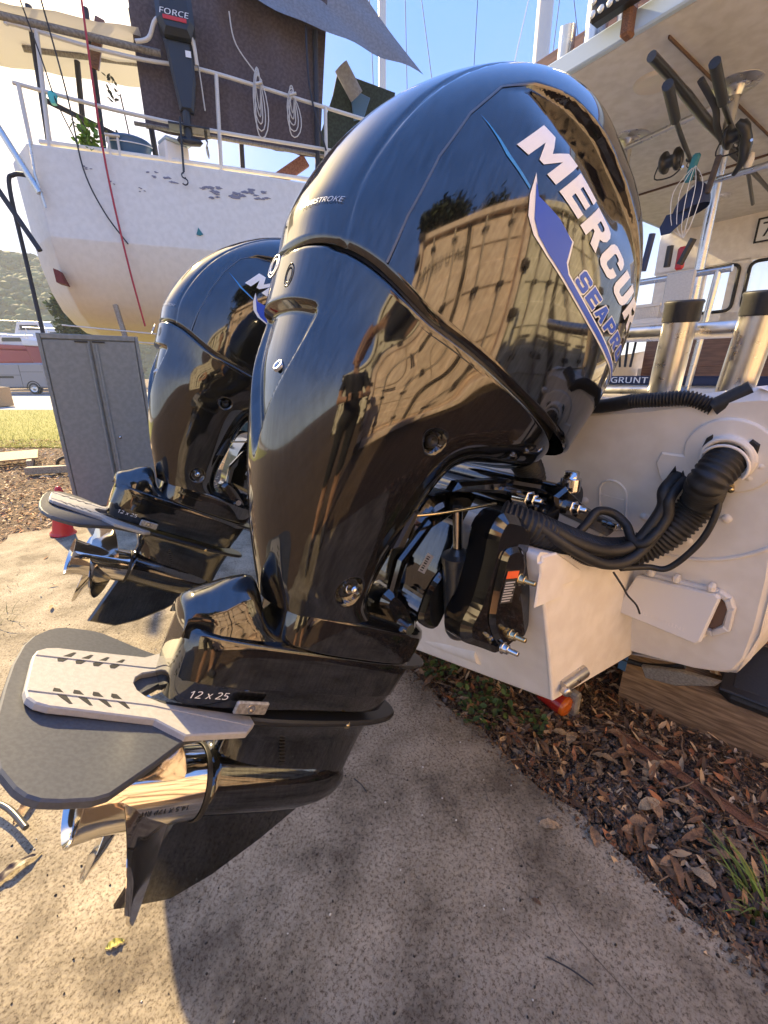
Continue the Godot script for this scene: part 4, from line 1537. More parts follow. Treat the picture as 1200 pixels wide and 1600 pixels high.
func make_boat_gear() -> void:
	# things lying in, hanging from or standing on the fishing boat
	var b: MB
	var t := thing("icebox", "white cockpit icebox with a blue lettered band below the rod holders", "icebox", BOAT)
	b = nb()
	b.box(Vector3(3.45, .83, -.58), Vector3(.5, .50, 1.1), .02)
	part("box", b, M.white_plastic, t)
	b = nb()
	b.box(Vector3(3.42, 1.11, -.58), Vector3(.5, .06, 1.15), .012)
	var band := part("lid", b, M.navy, t)
	b = flat_text("GRUNT", .040, Transform3D(Basis(Vector3(0, 0, 1), Vector3.UP, Vector3(-1, 0, 0)), Vector3(3.166, 1.11, -.945)), 1.5, 0, .3)
	part("lettering", b, M.decal_white, band)
	b = nb()
	b.lathe(BOAT * Vector3(2.1, .95, -.32), Vector3.UP, [Vector2(.0, -.38), Vector2(.14, -.38), Vector2(.17, .1), Vector2(.165, .125), Vector2(.12, .145), Vector2(0, .15)], 28)
	single("plastic_tub", b, M.tub_blue, "blue plastic tub in the cockpit behind the rod holders", "tub")
	# overhead rods and reels
	b = nb(BOAT)
	b.tube(curve3([Vector3(1.72, 2.26, -.36), Vector3(2.0, 2.26, -.376), Vector3(2.4, 2.26, -.41), Vector3(2.95, 2.25, -.435), Vector3(3.5, 2.24, -.46), Vector3(4.2, 2.2, -.48)], 4), [.017, .017, .017, .017, .017, .02, .02, .02, .02, .017, .015, .014, .013, .012, .012, .011, .010, .010, .009, .009, .008], 10)
	single("fishing_rod", b, M.rod_black, "long dark pole slung fore and aft under the hardtop", "fishing rod", "rods under the hardtop")
	var rods := [[[Vector3(1.75, 2.16, -.30), Vector3(2.0, 2.15, -.37), Vector3(2.45, 2.15, -.48), Vector3(2.9, 2.1, -.56)], Vector3(2.30, 2.12, -.50), "black fishing rod with the round reel, left of the stanchion"], [[Vector3(1.87, 2.22, -.205), Vector3(2.13, 2.20, -.257), Vector3(2.4, 2.19, -.30), Vector3(2.77, 2.19, -.36), Vector3(3.4, 2.15, -.49)], Vector3(2.32, 2.14, -.255), "black fishing rod with a bundled reel, crossing the front stanchion"]]
	for r in rods:
		var rt := thing("fishing_rod", r[2], "fishing rod", BOAT, "rods under the hardtop")
		b = nb()
		b.tube([r[0][0], r[0][1]], .019, 10)
		part("grip", b, M.rubber, rt)
		b = nb()
		b.tube(curve3(r[0], 5), .010, 8)
		part("blank", b, M.rod_black, rt)
		b = nb()
		var c: Vector3 = r[1]
		b.lathe(c - Vector3(0, 0, .03), Vector3(0, 0, 1), [Vector2(.0, -.01), Vector2(.04, -.01), Vector2(.046, 0), Vector2(.046, .008), Vector2(.026, .012), Vector2(.026, .048), Vector2(.046, .052), Vector2(.046, .06), Vector2(.03, .072), Vector2(0, .074)], 18)
		b.tube([c, c + Vector3(.02, .03, .03)], .012, 8)
		part("reel", b, M.black_satin, rt)
		b = nb()
		b.tube(curve3([c + Vector3(0, 0, .04), c + Vector3(-.02, -.05, .06), c + Vector3(-.04, -.055, .075)], 4), .006, 6)
		part("reel_handle", b, M.steel, rt)
		b = nb()
		b.tube(curve3([c + Vector3(0, .01, -.05), c + Vector3(.01, -.05, -.07), c + Vector3(.02, -.06, .0), c + Vector3(.0, -.045, .05)], 4), .0035, 5)
		part("bail_wire", b, M.black_satin, rt)
		for k in 4:
			b = nb()
			var g0: Vector3 = r[0][2].lerp(r[0][3], k * .3)
			b.tube(ring_pts(g0 + Vector3(0, -.016, 0), Vector3(0, 1, 0), Vector3(0, 0, 1), .013, 0, TAU, 10), .0022, 4)
			b.tube([g0 + Vector3(-.025, 0, 0), g0 + Vector3(.025, 0, 0)], .0125, 6)
			part("line_guide", b, M.black_satin, rt)
	b = nb()
	for k in 9:
		b.tube(ring_pts(BOAT * Vector3(2.62 + (k % 2) * .004, 2.06 - k * .022, -.40), (BOAT.basis * Vector3(1, 0, 0)) if k % 2 else BOAT.basis * Vector3(0, 0, 1), Vector3.UP, .010, 0, TAU, 8), .003, 4)
	single("chain", b, M.dark_steel, "short dark chain hanging from the rods behind the stanchion", "chain")
	single("rope", rope([BOAT * Vector3(2.0, 2.25, -.30), BOAT * Vector3(2.15, 2.20, -.29), BOAT * Vector3(2.3, 2.19, -.33), BOAT * Vector3(2.5, 2.18, -.36), BOAT * Vector3(2.8, 2.19, -.38)], .013, 6), M.rope_dark, "dark knotted line wound along the overhead pole", "rope")
	b = nb(BOAT)
	b.tube(curve3([Vector3(2.25, 2.16, -.235), Vector3(2.28, 2.12, -.205), Vector3(2.33, 2.04, -.215), Vector3(2.36, 2.0, -.25)], 4), [.012, .016, .02, .022, .018, .022, .024, .02, .018, .014, .012, .01, .008], 8)
	single("tackle_bundle", b, M.black_satin, "black wrapped tackle bundle against the front stanchion", "bundle")
	b = nb(BOAT)
	b.lathe(Vector3(2.36, 2.04, -.20), Vector3(.1, 1, 0).normalized(), [Vector2(0, -.03), Vector2(.014, -.024), Vector2(.018, 0), Vector2(.014, .024), Vector2(0, .03)], 10)
	single("fishing_float", b, M.cream_plastic, "small cream fishing float beside the black tackle bundle", "float")
	b = nb(BOAT)
	b.box(Vector3(2.28, 2.0, -.30), Vector3(.02, .14, .022), .004, Basis(Vector3(1, 0, 0), .15))
	single("knife", b, M.dark_steel, "narrow dark filleting knife hanging left of the front stanchion", "knife")
	# cap in netting
	var cap := thing("baseball_hat", "navy blue cap hanging in a net below the rods", "cap", BOAT)
	b = nb()
	var c0 := Vector3(2.3, 1.90, -.375)
	var rows := []
	for i in 9:
		var a := i / 8.0 * PI * .5
		var rg := PackedVector3Array()
		for k in 18:
			var ph := TAU * k / 18
			rg.append(c0 + Vector3(cos(ph) * .06 * cos(a), .10 * sin(a) - .02 + .02 * sin(ph), sin(ph) * .075 * cos(a)))
		rows.append(rg)
	b.grid(rows, true)
	part("crown", b, M.navy, cap)
	b = nb()
	b.prism(V2([-.055,.0, -.05,-.06, -.02,-.10, .02,-.10, .05,-.05, .055,.0]), -.003, .003, .002, Transform3D(Basis(Vector3(0, 0, 1), Vector3(.3, .9, .3).normalized(), Vector3(-1, .2, 0).normalized()), c0 + Vector3(-.04, -.02, -.03)))
	part("peak", b, M.navy, cap)
	b = nb()
	for k in 5:
		var d := (k - 2) * .03
		b.tube(curve3([Vector3(2.3, 2.07, -.39), c0 + Vector3(-.065, .06, d), c0 + Vector3(-.06, -.08, d * .7), c0 + Vector3(-.02, -.13, 0)], 4), .0016, 4)
	part("net", b, M.decal_white, cap)
	b = nb(BOAT)
	b.box(Vector3(2.3, 2.06, -.40), Vector3(.02, .11, .035), .008, Basis(Vector3(1, 0, 0), .2))
	single("tool_sheath", b, M.teal, "small teal knife sheath hanging just above the navy cap", "knife")
	var knives := [[Vector3(2.0, 1.745, -.385), Vector3(2.0, 1.60, -.40), M.navy, "navy blue knife handle hanging from the rail, leftmost of three"], [Vector3(2.0, 1.68, -.30), Vector3(2.0, 1.60, -.30), M.rubber, "short black knife handle above the white board, middle of three"], [Vector3(2.0, 1.69, -.215), Vector3(2.0, 1.60, -.25), M.rod_black, "dark leaning knife handle above the white board, right of three"]]
	for q in knives:
		b = nb(BOAT)
		b.tube([q[0], q[1]], .014, 8)
		single("knife", b, q[2], q[3], "knife", "knives on the cockpit rail")
	b = nb(BOAT)
	b.box(Vector3(2.03, 1.63, -.262), Vector3(.02, .09, .035), .008)
	single("red_sheath", b, M.red, "small red sheath between the knife handles on the rail", "sheath")
	# white basket
	b = nb(BOAT)
	for k in 18:
		var w := -.93 + k * .0105
		b.box(Vector3(3.0, 1.54, w), Vector3(.004, .075, .005), 0)
	b.box(Vector3(3.0, 1.585, -.84), Vector3(.03, .02, .21), .004)
	b.box(Vector3(3.0, 1.50, -.84), Vector3(.03, .015, .18), .004)
	b.box(Vector3(3.08, 1.545, -.84), Vector3(.01, .09, .19), 0)
	single("basket", b, M.white_plastic, "white slatted plastic basket at the far side of the cockpit", "basket")
	b = nb(BOAT)
	b.box(Vector3(3.0, 1.475, -.80), Vector3(.24, .03, .4), .004)
	b.box(Vector3(3.0, 1.455, -.80), Vector3(.25, .012, .41), .002)
	single("shelf_board", b, M.white_plastic, "pale shelf board under the white basket", "board")
	for k in 5:
		b = nb(BOAT)
		b.tube([Vector3(2.9, 1.20, -.96 + k * .035), Vector3(2.9 + .03 * k, 1.47, -1.06 + k * .05)], .008, 6)
		single("rod_butt", b, M.rod_black, "thin black rod butt beneath the basket, %s of five" % ["first", "second", "third", "fourth", "last"][k] + " from the left", "fishing rod", "rod butts under the basket")
# ---------------------------------------------------------------- foliage
func leaf_mesh(l: float, w: float, cup := .25) -> ArrayMesh:
	var b := nb()
	var rows := []
	for i in 4:
		var t := i / 3.0
		var hw := w * .5 * sin(PI * clampf(t * .9 + .08, 0, 1))
		rows.append(PackedVector3Array([Vector3(-hw, cup * l * t * t + hw * .4, t * l), Vector3(0, cup * l * t * t, t * l), Vector3(hw, cup * l * t * t + hw * .4, t * l)]))
	b.grid(rows)
	return b.mesh()

func scatter(called: String, mesh: Mesh, m: Material, places: Array, tints: Array, parent: Node = null) -> MultiMeshInstance3D:
	var mm := MultiMesh.new()
	mm.transform_format = MultiMesh.TRANSFORM_3D
	mm.use_colors = true
	mm.mesh = mesh
	mm.instance_count = places.size()
	for i in places.size():
		mm.set_instance_transform(i, places[i])
		mm.set_instance_color(i, tints[i])
	var o := MultiMeshInstance3D.new()
	o.multimesh = mm
	o.material_override = m
	o.set_meta("kind", "stuff")
	if parent:
		o.name = called
		parent.add_child(o, true)
	else:
		o.name = numbered(called)
		add_child(o)
	return o

func tumble() -> Basis:
	return Basis(Vector3(rng.randfn(), rng.randfn(), rng.randfn() + .01).normalized(), rng.randf() * TAU)

func leaf_mat(r := .7) -> StandardMaterial3D:
	var m := vcol(r)
	m.backlight_enabled = true
	m.backlight = Color(.45, .5, .2)
	return m

func make_tree(label: String, at: Vector3, h: float, r: float, n: int, leaf: float, tone: Color, seed_: int, group := "") -> void:
	rng.seed = seed_
	var o := thing("tree", label, "tree", Transform3D(Basis(), at), group)
	var b := nb()
	var lobes := []
	var trunk := [Vector3.ZERO, Vector3(r * .05, h * .25, 0), Vector3(-r * .04, h * .5, r * .05)]
	b.tube(curve3(trunk, 4), [.06 * r + .05, .055 * r + .04, .05 * r + .04, .05 * r + .03, .045 * r + .03, .04 * r + .02, .035 * r + .02, .03 * r + .02, .03 * r], 8)
	for k in 11:
		var a := TAU * k / 11.0 + rng.randf()
		var y := h * rng.randf_range(.38, .92)
		var q := r * rng.randf_range(.25, .72) * (1.15 - y / h * .55)
		var c := Vector3(cos(a) * q, y, sin(a) * q)
		lobes.append([c, r * rng.randf_range(.24, .46)])
		var s := Vector3(0, h * rng.randf_range(.22, .48), 0)
		b.tube(curve3([s, s.lerp(c, .5) + Vector3(0, -h * .03, 0), c], 3), [.03 * r, .026 * r, .022 * r, .02 * r, .016 * r, .012 * r, .008 * r], 6)
	part("trunk", b, M.bark, o)
	var ps := []
	var ts := []
	for i in n:
		var lb: Array = lobes[i % lobes.size()]
		var d := Vector3(rng.randfn(), rng.randfn() * .8, rng.randfn()).normalized() * pow(rng.randf(), .4)
		var p: Vector3 = lb[0] + d * lb[1] * (1.0 + .25 * sin(d.x * 9.0 + d.y * 7.0))
		ps.append(Transform3D(tumble().scaled(Vector3.ONE * rng.randf_range(.6, 1.3)), p))
		var v := rng.randf_range(.55, 1.35)
		ts.append(Color(tone.r * v * rng.randf_range(.8, 1.3), tone.g * v, tone.b * v))
	scatter("crown", leaf_mesh(leaf, leaf * .5), leaf_mat(), ps, ts, o)

func grass_blade(h: float) -> ArrayMesh:
	var b := nb()
	var rows := []
	for i in 5:
		var t := i / 4.0
		var w := .004 * (1.0 - t * .9) * h / .12
		rows.append(PackedVector3Array([Vector3(-w, h * t * (1 - .25 * t), h * .6 * t * t), Vector3(w, h * t * (1 - .25 * t), h * .6 * t * t)]))
	b.grid(rows)
	return b.mesh()

func tuft(label: String, at: Vector3, r: float, n: int, h: float, tone: Color, seed_: int) -> void:
	rng.seed = seed_
	var o := thing("grass_tuft", label, "grass tuft", Transform3D(Basis(), at), "weeds growing beside the concrete")
	var ps := []
	var ts := []
	for i in n:
		var a := rng.randf() * TAU
		var q := r * sqrt(rng.randf())
		ps.append(Transform3D(Basis(Vector3.UP, a + rng.randf_range(-.8, .8)).rotated(Vector3(rng.randfn(), 0, rng.randfn()).normalized(), rng.randf_range(0, .5)).scaled(Vector3.ONE * rng.randf_range(.5, 1.15)), Vector3(sin(a) * q, -.02, cos(a) * q)))
		var v := rng.randf_range(.6, 1.4)
		ts.append(Color(tone.r * v * rng.randf_range(.8, 1.5), tone.g * v, tone.b * v))
	scatter("blades", grass_blade(h), leaf_mat(), ps, ts, o)

func weed(label: String, at: Vector3, r: float, n: int, seed_: int) -> void:
	rng.seed = seed_
	var o := thing("weed", label, "weed", Transform3D(Basis(), at), "weeds growing beside the concrete")
	var ps := []
	var ts := []
	for i in n:
		var a := rng.randf() * TAU
		var q := r * sqrt(rng.randf())
		ps.append(Transform3D(Basis(Vector3.UP, rng.randf() * TAU).rotated(Vector3(rng.randfn(), 0, rng.randfn()).normalized(), rng.randf_range(0, .8)).scaled(Vector3.ONE * rng.randf_range(.6, 1.3)), Vector3(sin(a) * q, rng.randf_range(-.01, .05), cos(a) * q)))
		var v := rng.randf_range(.6, 1.5)
		ts.append(Color(.045 * v, .085 * v, .02 * v))
	scatter("leaves", leaf_mesh(.022, .016, .2), leaf_mat(), ps, ts, o)

# ---------------------------------------------------------------- the yard behind
func make_sailboat() -> void:
	var SB := Transform3D(Basis(Vector3(.94606, 0, -.32399), Vector3.UP, Vector3(.32399, 0, .94606)), Vector3(-4.006, 0, -5.8433))
	var o := thing("sailboat", "old cream sailing boat propped up on land at the left, scuffed hull and shaded deck", "sailboat", SB)
	var sec := [[.0, 3.63], [.012, 3.60], [.0, 3.56], [.02, 3.2], [.03, 2.72], [.03, 2.70], [-.02, 2.45], [-.16, 2.15], [-.42, 1.93], [-.8, 1.80], [-1.35, 1.70]]
	var stations := [[-.38, -.62, .0, .9], [-.03, -.02, 0.0, 1.0], [.0, .0, 0.0, 1.0], [.5, .06, -.02, 1.06], [1.4, .10, -.03, 1.12], [2.6, .08, -.03, 1.15], [4.2, -.05, -.02, 1.1], [6.0, -.45, .05, 1.0], [7.6, -1.2, .16, .8]]
	for band in [[0, 5, M.hull_grey, "topsides"], [4, 11, M.hull_cream, "underbody"]]:
		var b := nb()
		var rows := []
		for st in stations:
			var r := PackedVector3Array()
			for k in range(band[0], band[1]):
				var y: float = 2.7 + (sec[k][1] - 2.7) * (1.0 if k < 5 else st[3])
				r.append(Vector3(st[0] + (.0 if k < 3 else (3.6 - y) * (.05 if st[0] < .1 else 0.0)), y + st[2], st[1] + sec[k][0]))
			rows.append(r)
		b.grid(rows, false, true)
		part(band[3], b, band[2], o)
	var b := nb()
	b.box(Vector3(3.4, 3.585, -.72), Vector3(6.6, .04, 1.4), .01)
	part("deck", b, M.hull_grey, o)
	b = nb()
	b.box(Vector3(3.2, 3.66, .0), Vector3(6.2, .05, .04), .012)
	part("toe_rail", b, M.hull_grey, o)
	b = nb()
	b.box(Vector3(3.2, 3.66, -1.25), Vector3(6.2, .30, .06), .02)
	part("coaming", b, M.hull_grey, o)
	b = nb()
	b.prism(V2([1.1,1.75, 2.8,1.72, 2.5,.12, 1.6,.12]), -1.45, -1.28, .04)
	part("keel", b, M.antifoul, o)
	# scuffs: bare patches of blue-grey under the paint
	rng.seed = 88
	for q in [[1.24, 3.45, .10], [1.45, 3.42, .13], [1.82, 3.40, .15], [2.0, 3.37, .18], [2.2, 3.34, .22], [2.42, 3.40, .2], [2.5, 3.36, .16], [1.9, 3.30, .12], [.55, 3.44, .07], [.78, 3.33, .05], [1.1, 3.28, .05]]:
		for k in 4:
			b = nb()
			var poly := PackedVector2Array()
			var c := Vector2(q[0] + rng.randf_range(-.6, .6) * q[2], q[1] + rng.randf_range(-.03, .03))
			for i in 11:
				var a := TAU * i / 11
				poly.append(c + Vector2(cos(a) * q[2] * rng.randf_range(.10, .34), sin(a) * q[2] * rng.randf_range(.04, .12)))
			var z: float = (.06 + (c.x - .5) * .0444 if c.x < 1.4 else .10 - (c.x - 1.4) * .0167) + .004 + .02 * smoothstep(3.56, 3.2, c.y)
			if Geometry2D.triangulate_polygon(poly).size():
				b.prism(poly, z - .02, z + .001, 0)
				part("scuff", b, M.scuff, o)
	b = nb()
	b.prism(V2([1.69,2.93, 1.74,2.86, 1.70,2.84, 1.66,2.85]), .08, .135, 0)
	part("scuff", b, M.teal, o)
	b = nb()
	b.prism(V2([-.005,2.37, .05,2.35, .09,2.20, .0,2.22]), -.12, .06, .0)
	part("boot_stripe", b, M.maroon, o)
	# rails and posts
	for q in [[[-.02, 4.17, 0], [.05, 4.16, .0], [.74, 4.09, .0], [1.4, 4.05, .0], [2.12, 4.03, 0], [3.2, 4.03, 0], [4.4, 4.02, 0]], [[.02, 4.66, 0], [.1, 4.68, 0], [.71, 4.62, 0], [1.3, 4.60, 0], [1.88, 4.62, 0], [2.55, 4.57, 0], [3.27, 4.5, 0], [4.4, 4.4, 0]]]:
		b = nb()
		var pts := []
		for e in q:
			pts.append(Vector3(e[0], e[1], e[2]))
		b.tube(curve3(pts, 4), .022, 8)
		part("rail", b, M.rail_white, o)
	for q in [[.20, 3.62, .29, 4.68], [2.04, 3.6, 2.09, 4.60], [.02, 3.62, .02, 4.17], [3.4, 3.6, 3.42, 4.5]]:
		b = nb()
		b.tube([Vector3(q[0], q[1], 0), Vector3(q[2], q[3], 0)], .024, 8)
		part("stanchion", b, M.rail_white, o)
	for q in [[.13, 3.6, .20, 5.0, -.25], [.66, 3.6, .72, 5.2, -.45], [1.28, 3.6, 1.22, 5.2, -.3], [3.3, 3.6, 3.34, 5.3, -.1], [2.35, 3.6, 2.4, 5.3, -.9], [.30, 3.6, .42, 5.0, -1.1]]:
		b = nb()
		b.tube([Vector3(q[0], q[1], q[4]), Vector3(q[2], q[3], q[4])], .034, 8)
		part("awning_post", b, M.post_dark, o)
	b = nb()
	b.tube([Vector3(.1, 4.28, -.5), Vector3(1.2, 3.9, -.5)], .03, 8)
	part("boom", b, M.post_dark, o)
	# roof boards and cloth
	b = nb()
	var sheet_rows := []
	for i in 9:
		var r := PackedVector3Array()
		for j in 13:
			var x := -1.06 + j * .197
			var z := .08 - i * .22
			r.append(Vector3(x, 4.80 + .17 * (i / 8.0) * 1.7 - .012 * sin(x * 9.0) + x * .025, z))
		sheet_rows.append(r)
	b.grid(sheet_rows)
	part("roof_board", b, M.roof_cream, o)
	for q in [[-.1, 4.72, 1.5, 4.68, .02], [-.1, 4.93, 1.3, 5.02, -.9]]:
		b = nb()
		b.tube([Vector3(q[0], q[1], q[4]), Vector3(q[2], q[3], q[4])], .04, 4)
		part("roof_beam", b, M.grey_timber, o)
	b = nb()
	b.box(Vector3(.80, 4.84, -.35), Vector3(.10, .5, .05), .008, Basis(Vector3(0, 0, 1), -.3))
	part("roof_brace", b, M.brown_wood, o)
	b = nb()
	b.box(Vector3(2.95, 3.86, -.4), Vector3(.62, .16, .05), .01, Basis(Vector3(0, 0, 1), .6))
	part("timber_prop", b, M.maroon_wood, o)
	# dark cloth screen, gently rippled
	rng.seed = 12
	b = nb()
	var rows := []
	for i in 16:
		var t := i / 15.0
		var r := PackedVector3Array()
		for j in 30:
			var s := j / 29.0
			var x := lerpf(1.22, lerpf(3.36, 3.52, t), s)
			var y0 := lerpf(4.0, 4.0, s)
			var y1 := lerpf(5.75, 5.65, s)
			r.append(Vector3(x, lerpf(y0, y1, t) - .03 * sin(s * 9.0) * (1 - t), -.14 + .03 * sin(s * 17.0 + t * 2.0) + .018 * sin(s * 41.0 + t * 5.0)))
		rows.append(r)
	b.grid(rows)
	part("cloth_screen", b, M.cloth_dark, o)
	b = nb()
	b.tube([Vector3(1.1, 4.02, -.10), Vector3(3.45, 3.99, -.10)], .022, 6)
	part("batten", b, M.grey_timber, o)
	b = nb()
	rows = []
	for i in 10:
		var t := i / 9.0
		var r := PackedVector3Array()
		for j in 24:
			var s := j / 23.0
			var x := lerpf(2.3, lerpf(4.0, 4.75, smoothstep(.0, 1.0, t) * 0.0 + (1 - t)), s)
			var top := 5.95
			var low := lerpf(5.36, 5.0, s) + .012 * sin(s * 23.0)
			r.append(Vector3(x + .0, lerpf(low, top, t), .12 - .4 * t + .02 * sin(s * 15.0 + t * 4.0)))
		rows.append(r)
	b.grid(rows)
	part("tarpaulin", b, M.tarp_grey, o)
	b = nb()
	b.prism(V2([3.42,4.02, 3.36,4.2, 3.66,4.92, 3.74,5.2, 4.6,5.1, 4.55,4.6, 4.1,3.9, 3.6,3.7]), -.6, -.55, .01)
	part("green_cover", b, M.cloth_green, o)
	b = nb()
	b.tube([Vector3(3.72, 5.12, -.3), Vector3(3.95, 4.85, -.35)], .10, 12)
	part("rolled_sail", b, M.tarp_grey, o)
	b = nb()
	b.prism(V2([3.9,5.02, 4.2,4.95, 4.1,4.7, 3.95,4.65]), -.54, -.50, .01)
	part("blue_patch", b, M.tub_blue, o)
	# the gear on its deck and rail
	var t := thing("spare_outboard", "small old dark outboard hanging upright on the sailing boat's rail", "outboard motor", SB * Transform3D(Basis(), Vector3(0, -.10, 0)))
	b = nb()
	b.prism(V2([-.19,.42, .19,.42, .20,.1, .15,-.02, -.13,-.02, -.19,.1]), -.16, .16, .05, Transform3D(Basis(), Vector3(1.70, 4.90, .08)))
	part("cowl", b, M.spare_dark, t)
	b = nb()
	b.box(Vector3(1.70, 5.0, .245), Vector3(.24, .035, .006), 0)
	part("red_stripe", b, M.red, t)
	b = flat_text("FORCE", .05, Transform3D(Basis(), Vector3(1.70, 5.05, .2445)), 1.5, .15)
	part("lettering", b, M.decal_white, t)
	b = nb()
	b.prism(V2([-.15,.0, .15,.0, .15,-.35, .09,-.66, -.06,-.66, -.11,-.3]), -.06, .06, .03, Transform3D(Basis(), Vector3(1.70, 4.89, .08)))
	part("leg", b, M.spare_dark, t)
	b = nb()
	b.box(Vector3(1.80, 4.76, .15), Vector3(.06, .06, .004), 0)
	part("white_label", b, M.decal_white, t)
	b = nb()
	b.tube([Vector3(1.70, 4.3, .08), Vector3(1.70, 3.96, .06)], .05, 8)
	b.lathe(Vector3(1.56, 3.96, .06), Vector3(1, 0, 0), [Vector2(0, 0), Vector2(.04, .03), Vector2(.05, .15), Vector2(.04, .26), Vector2(0, .3)], 12)
	part("gearcase", b, M.spare_dark, t)
	b = nb()
	b.box(Vector3(1.72, 4.09, .06), Vector3(.46, .022, .16), .004)
	part("cavitation_plate", b, M.spare_dark, t)
	for k in 3:
		b = nb()
		var a := TAU * k / 3 + .5
		b.prism(V2([.02,.02, .05,.10, .03,.16, -.03,.15, -.05,.08, -.02,.02]), -.004, .004, .002, Transform3D(Basis(Vector3(0, cos(a), sin(a)) * .9 + Vector3(.3, 0, 0), Vector3(0, -sin(a), cos(a)), Vector3(1, 0, 0)), Vector3(1.90, 3.96, .06)))
		part("propeller_blade", b, M.black_satin, t)
	b = nb()
	b.tube(curve3([Vector3(1.26, 4.70, .1), Vector3(1.4, 4.74, .13), Vector3(1.5, 4.9, .16), Vector3(1.65, 4.94, .17), Vector3(1.8, 4.91, .16), Vector3(1.87, 4.76, .13), Vector3(1.88, 4.6, .1)], 5), .022, 8)
	single("bent_tube", nb_world(b, SB), M.rail_white, "bent white tube across the front of the small hanging outboard", "pipe")
	b = nb(SB)
	b.tube([Vector3(1.63, 4.05, .16), Vector3(1.60, 3.50, .16)], .012, 4)
	b.tube(ring_pts(Vector3(1.60, 3.465, .16), Vector3(1, 0, 0), Vector3(0, 1, 0), .028, PI * .5, PI * 1.7, 10), .008, 6)
	b.tube(ring_pts(Vector3(1.60, 3.40, .16), Vector3(1, 0, 0), Vector3(0, 1, 0), .034, PI * .5, -PI * .8, 10), .008, 6)
	single("hook", b, M.spare_dark, "metal hook on a strap hanging below the small outboard against the cream hull", "hook")
	t = thing("bucket", "blue plastic bucket on the sailing boat's deck beside the plant", "bucket", SB * Transform3D(Basis(), Vector3(1.0, 3.62, -.22)))
	b = nb()
	b.lathe(Vector3.ZERO, Vector3.UP, [Vector2(0, 0), Vector2(.19, 0), Vector2(.235, .21), Vector2(.25, .215), Vector2(.25, .235), Vector2(.23, .235), Vector2(.18, .02), Vector2(0, .02)], 24)
	part("body", b, M.tub_blue, t)
	b = nb()
	b.tube(ring_pts(Vector3(0, .22, 0), Vector3(1, 0, 0), Vector3(0, -.25, 1).normalized(), .25, PI, 0, 12), .006, 5)
	part("handle", b, M.decal_white, t)
	t = thing("cool_box", "white cool box with a blue end under the hanging outboard", "cool box", SB * Transform3D(Basis(Vector3.UP, .5), Vector3(1.50, 3.61, -.12)))
	b = nb()
	b.box(Vector3(0, .13, 0), Vector3(.30, .24, .22), .02)
	part("body", b, M.white_plastic, t)
	b = nb()
	b.box(Vector3(.02, .27, 0), Vector3(.32, .04, .24), .012)
	part("lid", b, M.trim_blue, t)
	t = thing("stool", "small pale stool frame on the sailing boat's deck left of the bucket", "stool", SB * Transform3D(Basis(), Vector3(.86, 3.61, .0)))
	for x in [-.05, .05]:
		b = nb()
		b.box(Vector3(x, .10, 0), Vector3(.025, .2, .05), .005)
		part("leg", b, M.rail_white, t)
	b = nb()
	b.box(Vector3(0, .21, 0), Vector3(.16, .02, .07), .005)
	part("seat", b, M.rail_white, t)
	# plants
	rng.seed = 31
	t = thing("potted_plant", "bright green potted plant at the sailing boat's stern rail", "plant", SB * Transform3D(Basis(), Vector3(.60, 3.62, -.1)))
	b = nb()
	b.lathe(Vector3.ZERO, Vector3.UP, [Vector2(0, 0), Vector2(.05, 0), Vector2(.07, .1), Vector2(.06, .1), Vector2(0, .09)], 14)
	part("pot", b, M.post_dark, t)
	var ps := []
	var ts := []
	for i in 130:
		ps.append(Transform3D(tumble(), Vector3(rng.randfn() * .065, .15 + rng.randfn() * .085, rng.randfn() * .06)))
		var v := rng.randf_range(.6, 1.5)
		ts.append(Color(.10 * v, .19 * v, .03 * v))
	scatter("leaves", leaf_mesh(.075, .045), leaf_mat(), ps, ts, t)
	t = thing("hanging_plant", "thin stem of dark leaves hanging by the sailing boat's awning", "plant", SB * Transform3D(Basis(), Vector3(1.02, 3.75, -.3)))
	b = nb()
	b.tube([Vector3(0, 0, 0), Vector3(-.05, .62, 0)], .008, 5)
	part("stem", b, M.bark, t)
	ps = []
	ts = []
	for i in 36:
		ps.append(Transform3D(tumble(), Vector3(-.13 + rng.randfn() * .03, .55 + rng.randf() * .26, rng.randfn() * .03) if i < 22 else Vector3(-.09 + rng.randfn() * .06, .16 + rng.randfn() * .03, 0)))
		ts.append(Color(.06, .07, .06))
	scatter("leaves", leaf_mesh(.06, .03), leaf_mat(), ps, ts, t)
	b = nb(SB)
	b.tube([Vector3(.32, 4.13, .03), Vector3(.33, 4.10, .03), Vector3(.335, 4.02, .03)], [.03, .05, .03], 8)
	single("float", b, M.aqua, "small turquoise float tied to the stern rail of the sailing boat", "float")
	# ropes
	var rp := [[[[.79, 5.05, .1], [.76, 3.63, .14], [.82, 2.57, .16], [.9, 1.75, .1]], .011, M.rope_red, "long red rope hanging down over the cream hull"],
		[[[.39, 5.0, .06], [.49, 4.08, .1], [.52, 3.42, .12], [.66, 3.0, .14], [.86, 2.68, .12]], .008, M.rope_dark, "thin black line running slantwise down the cream hull"],
		[[[1.86, 5.2, .03], [1.9, 4.6, .04], [1.92, 4.2, .05]], .008, M.rope_white, "white cord hanging beside the small outboard"],
		[[[2.3, 5.2, .04], [2.35, 4.9, .05], [2.62, 4.6, .06]], .008, M.rope_white, "pale slack cord in front of the dark cloth"],
		[[[3.2, 5.25, .04], [3.22, 4.6, .05], [3.4, 4.0, .05]], .014, M.post_dark, "dark cable at the right end of the dark cloth"],
		[[[.2, 4.9, .05], [.3, 4.4, .06], [.36, 4.05, .06], [.5, 3.65, .05]], .007, M.rope_dark, "dark line from the awning to the stern rail"]]
	for r in rp:
		var pts := []
		for e in r[0]:
			pts.append(SB * Vector3(e[0], e[1], e[2]))
		single("rope", rope(pts, r[1]), r[2], r[3], "rope")
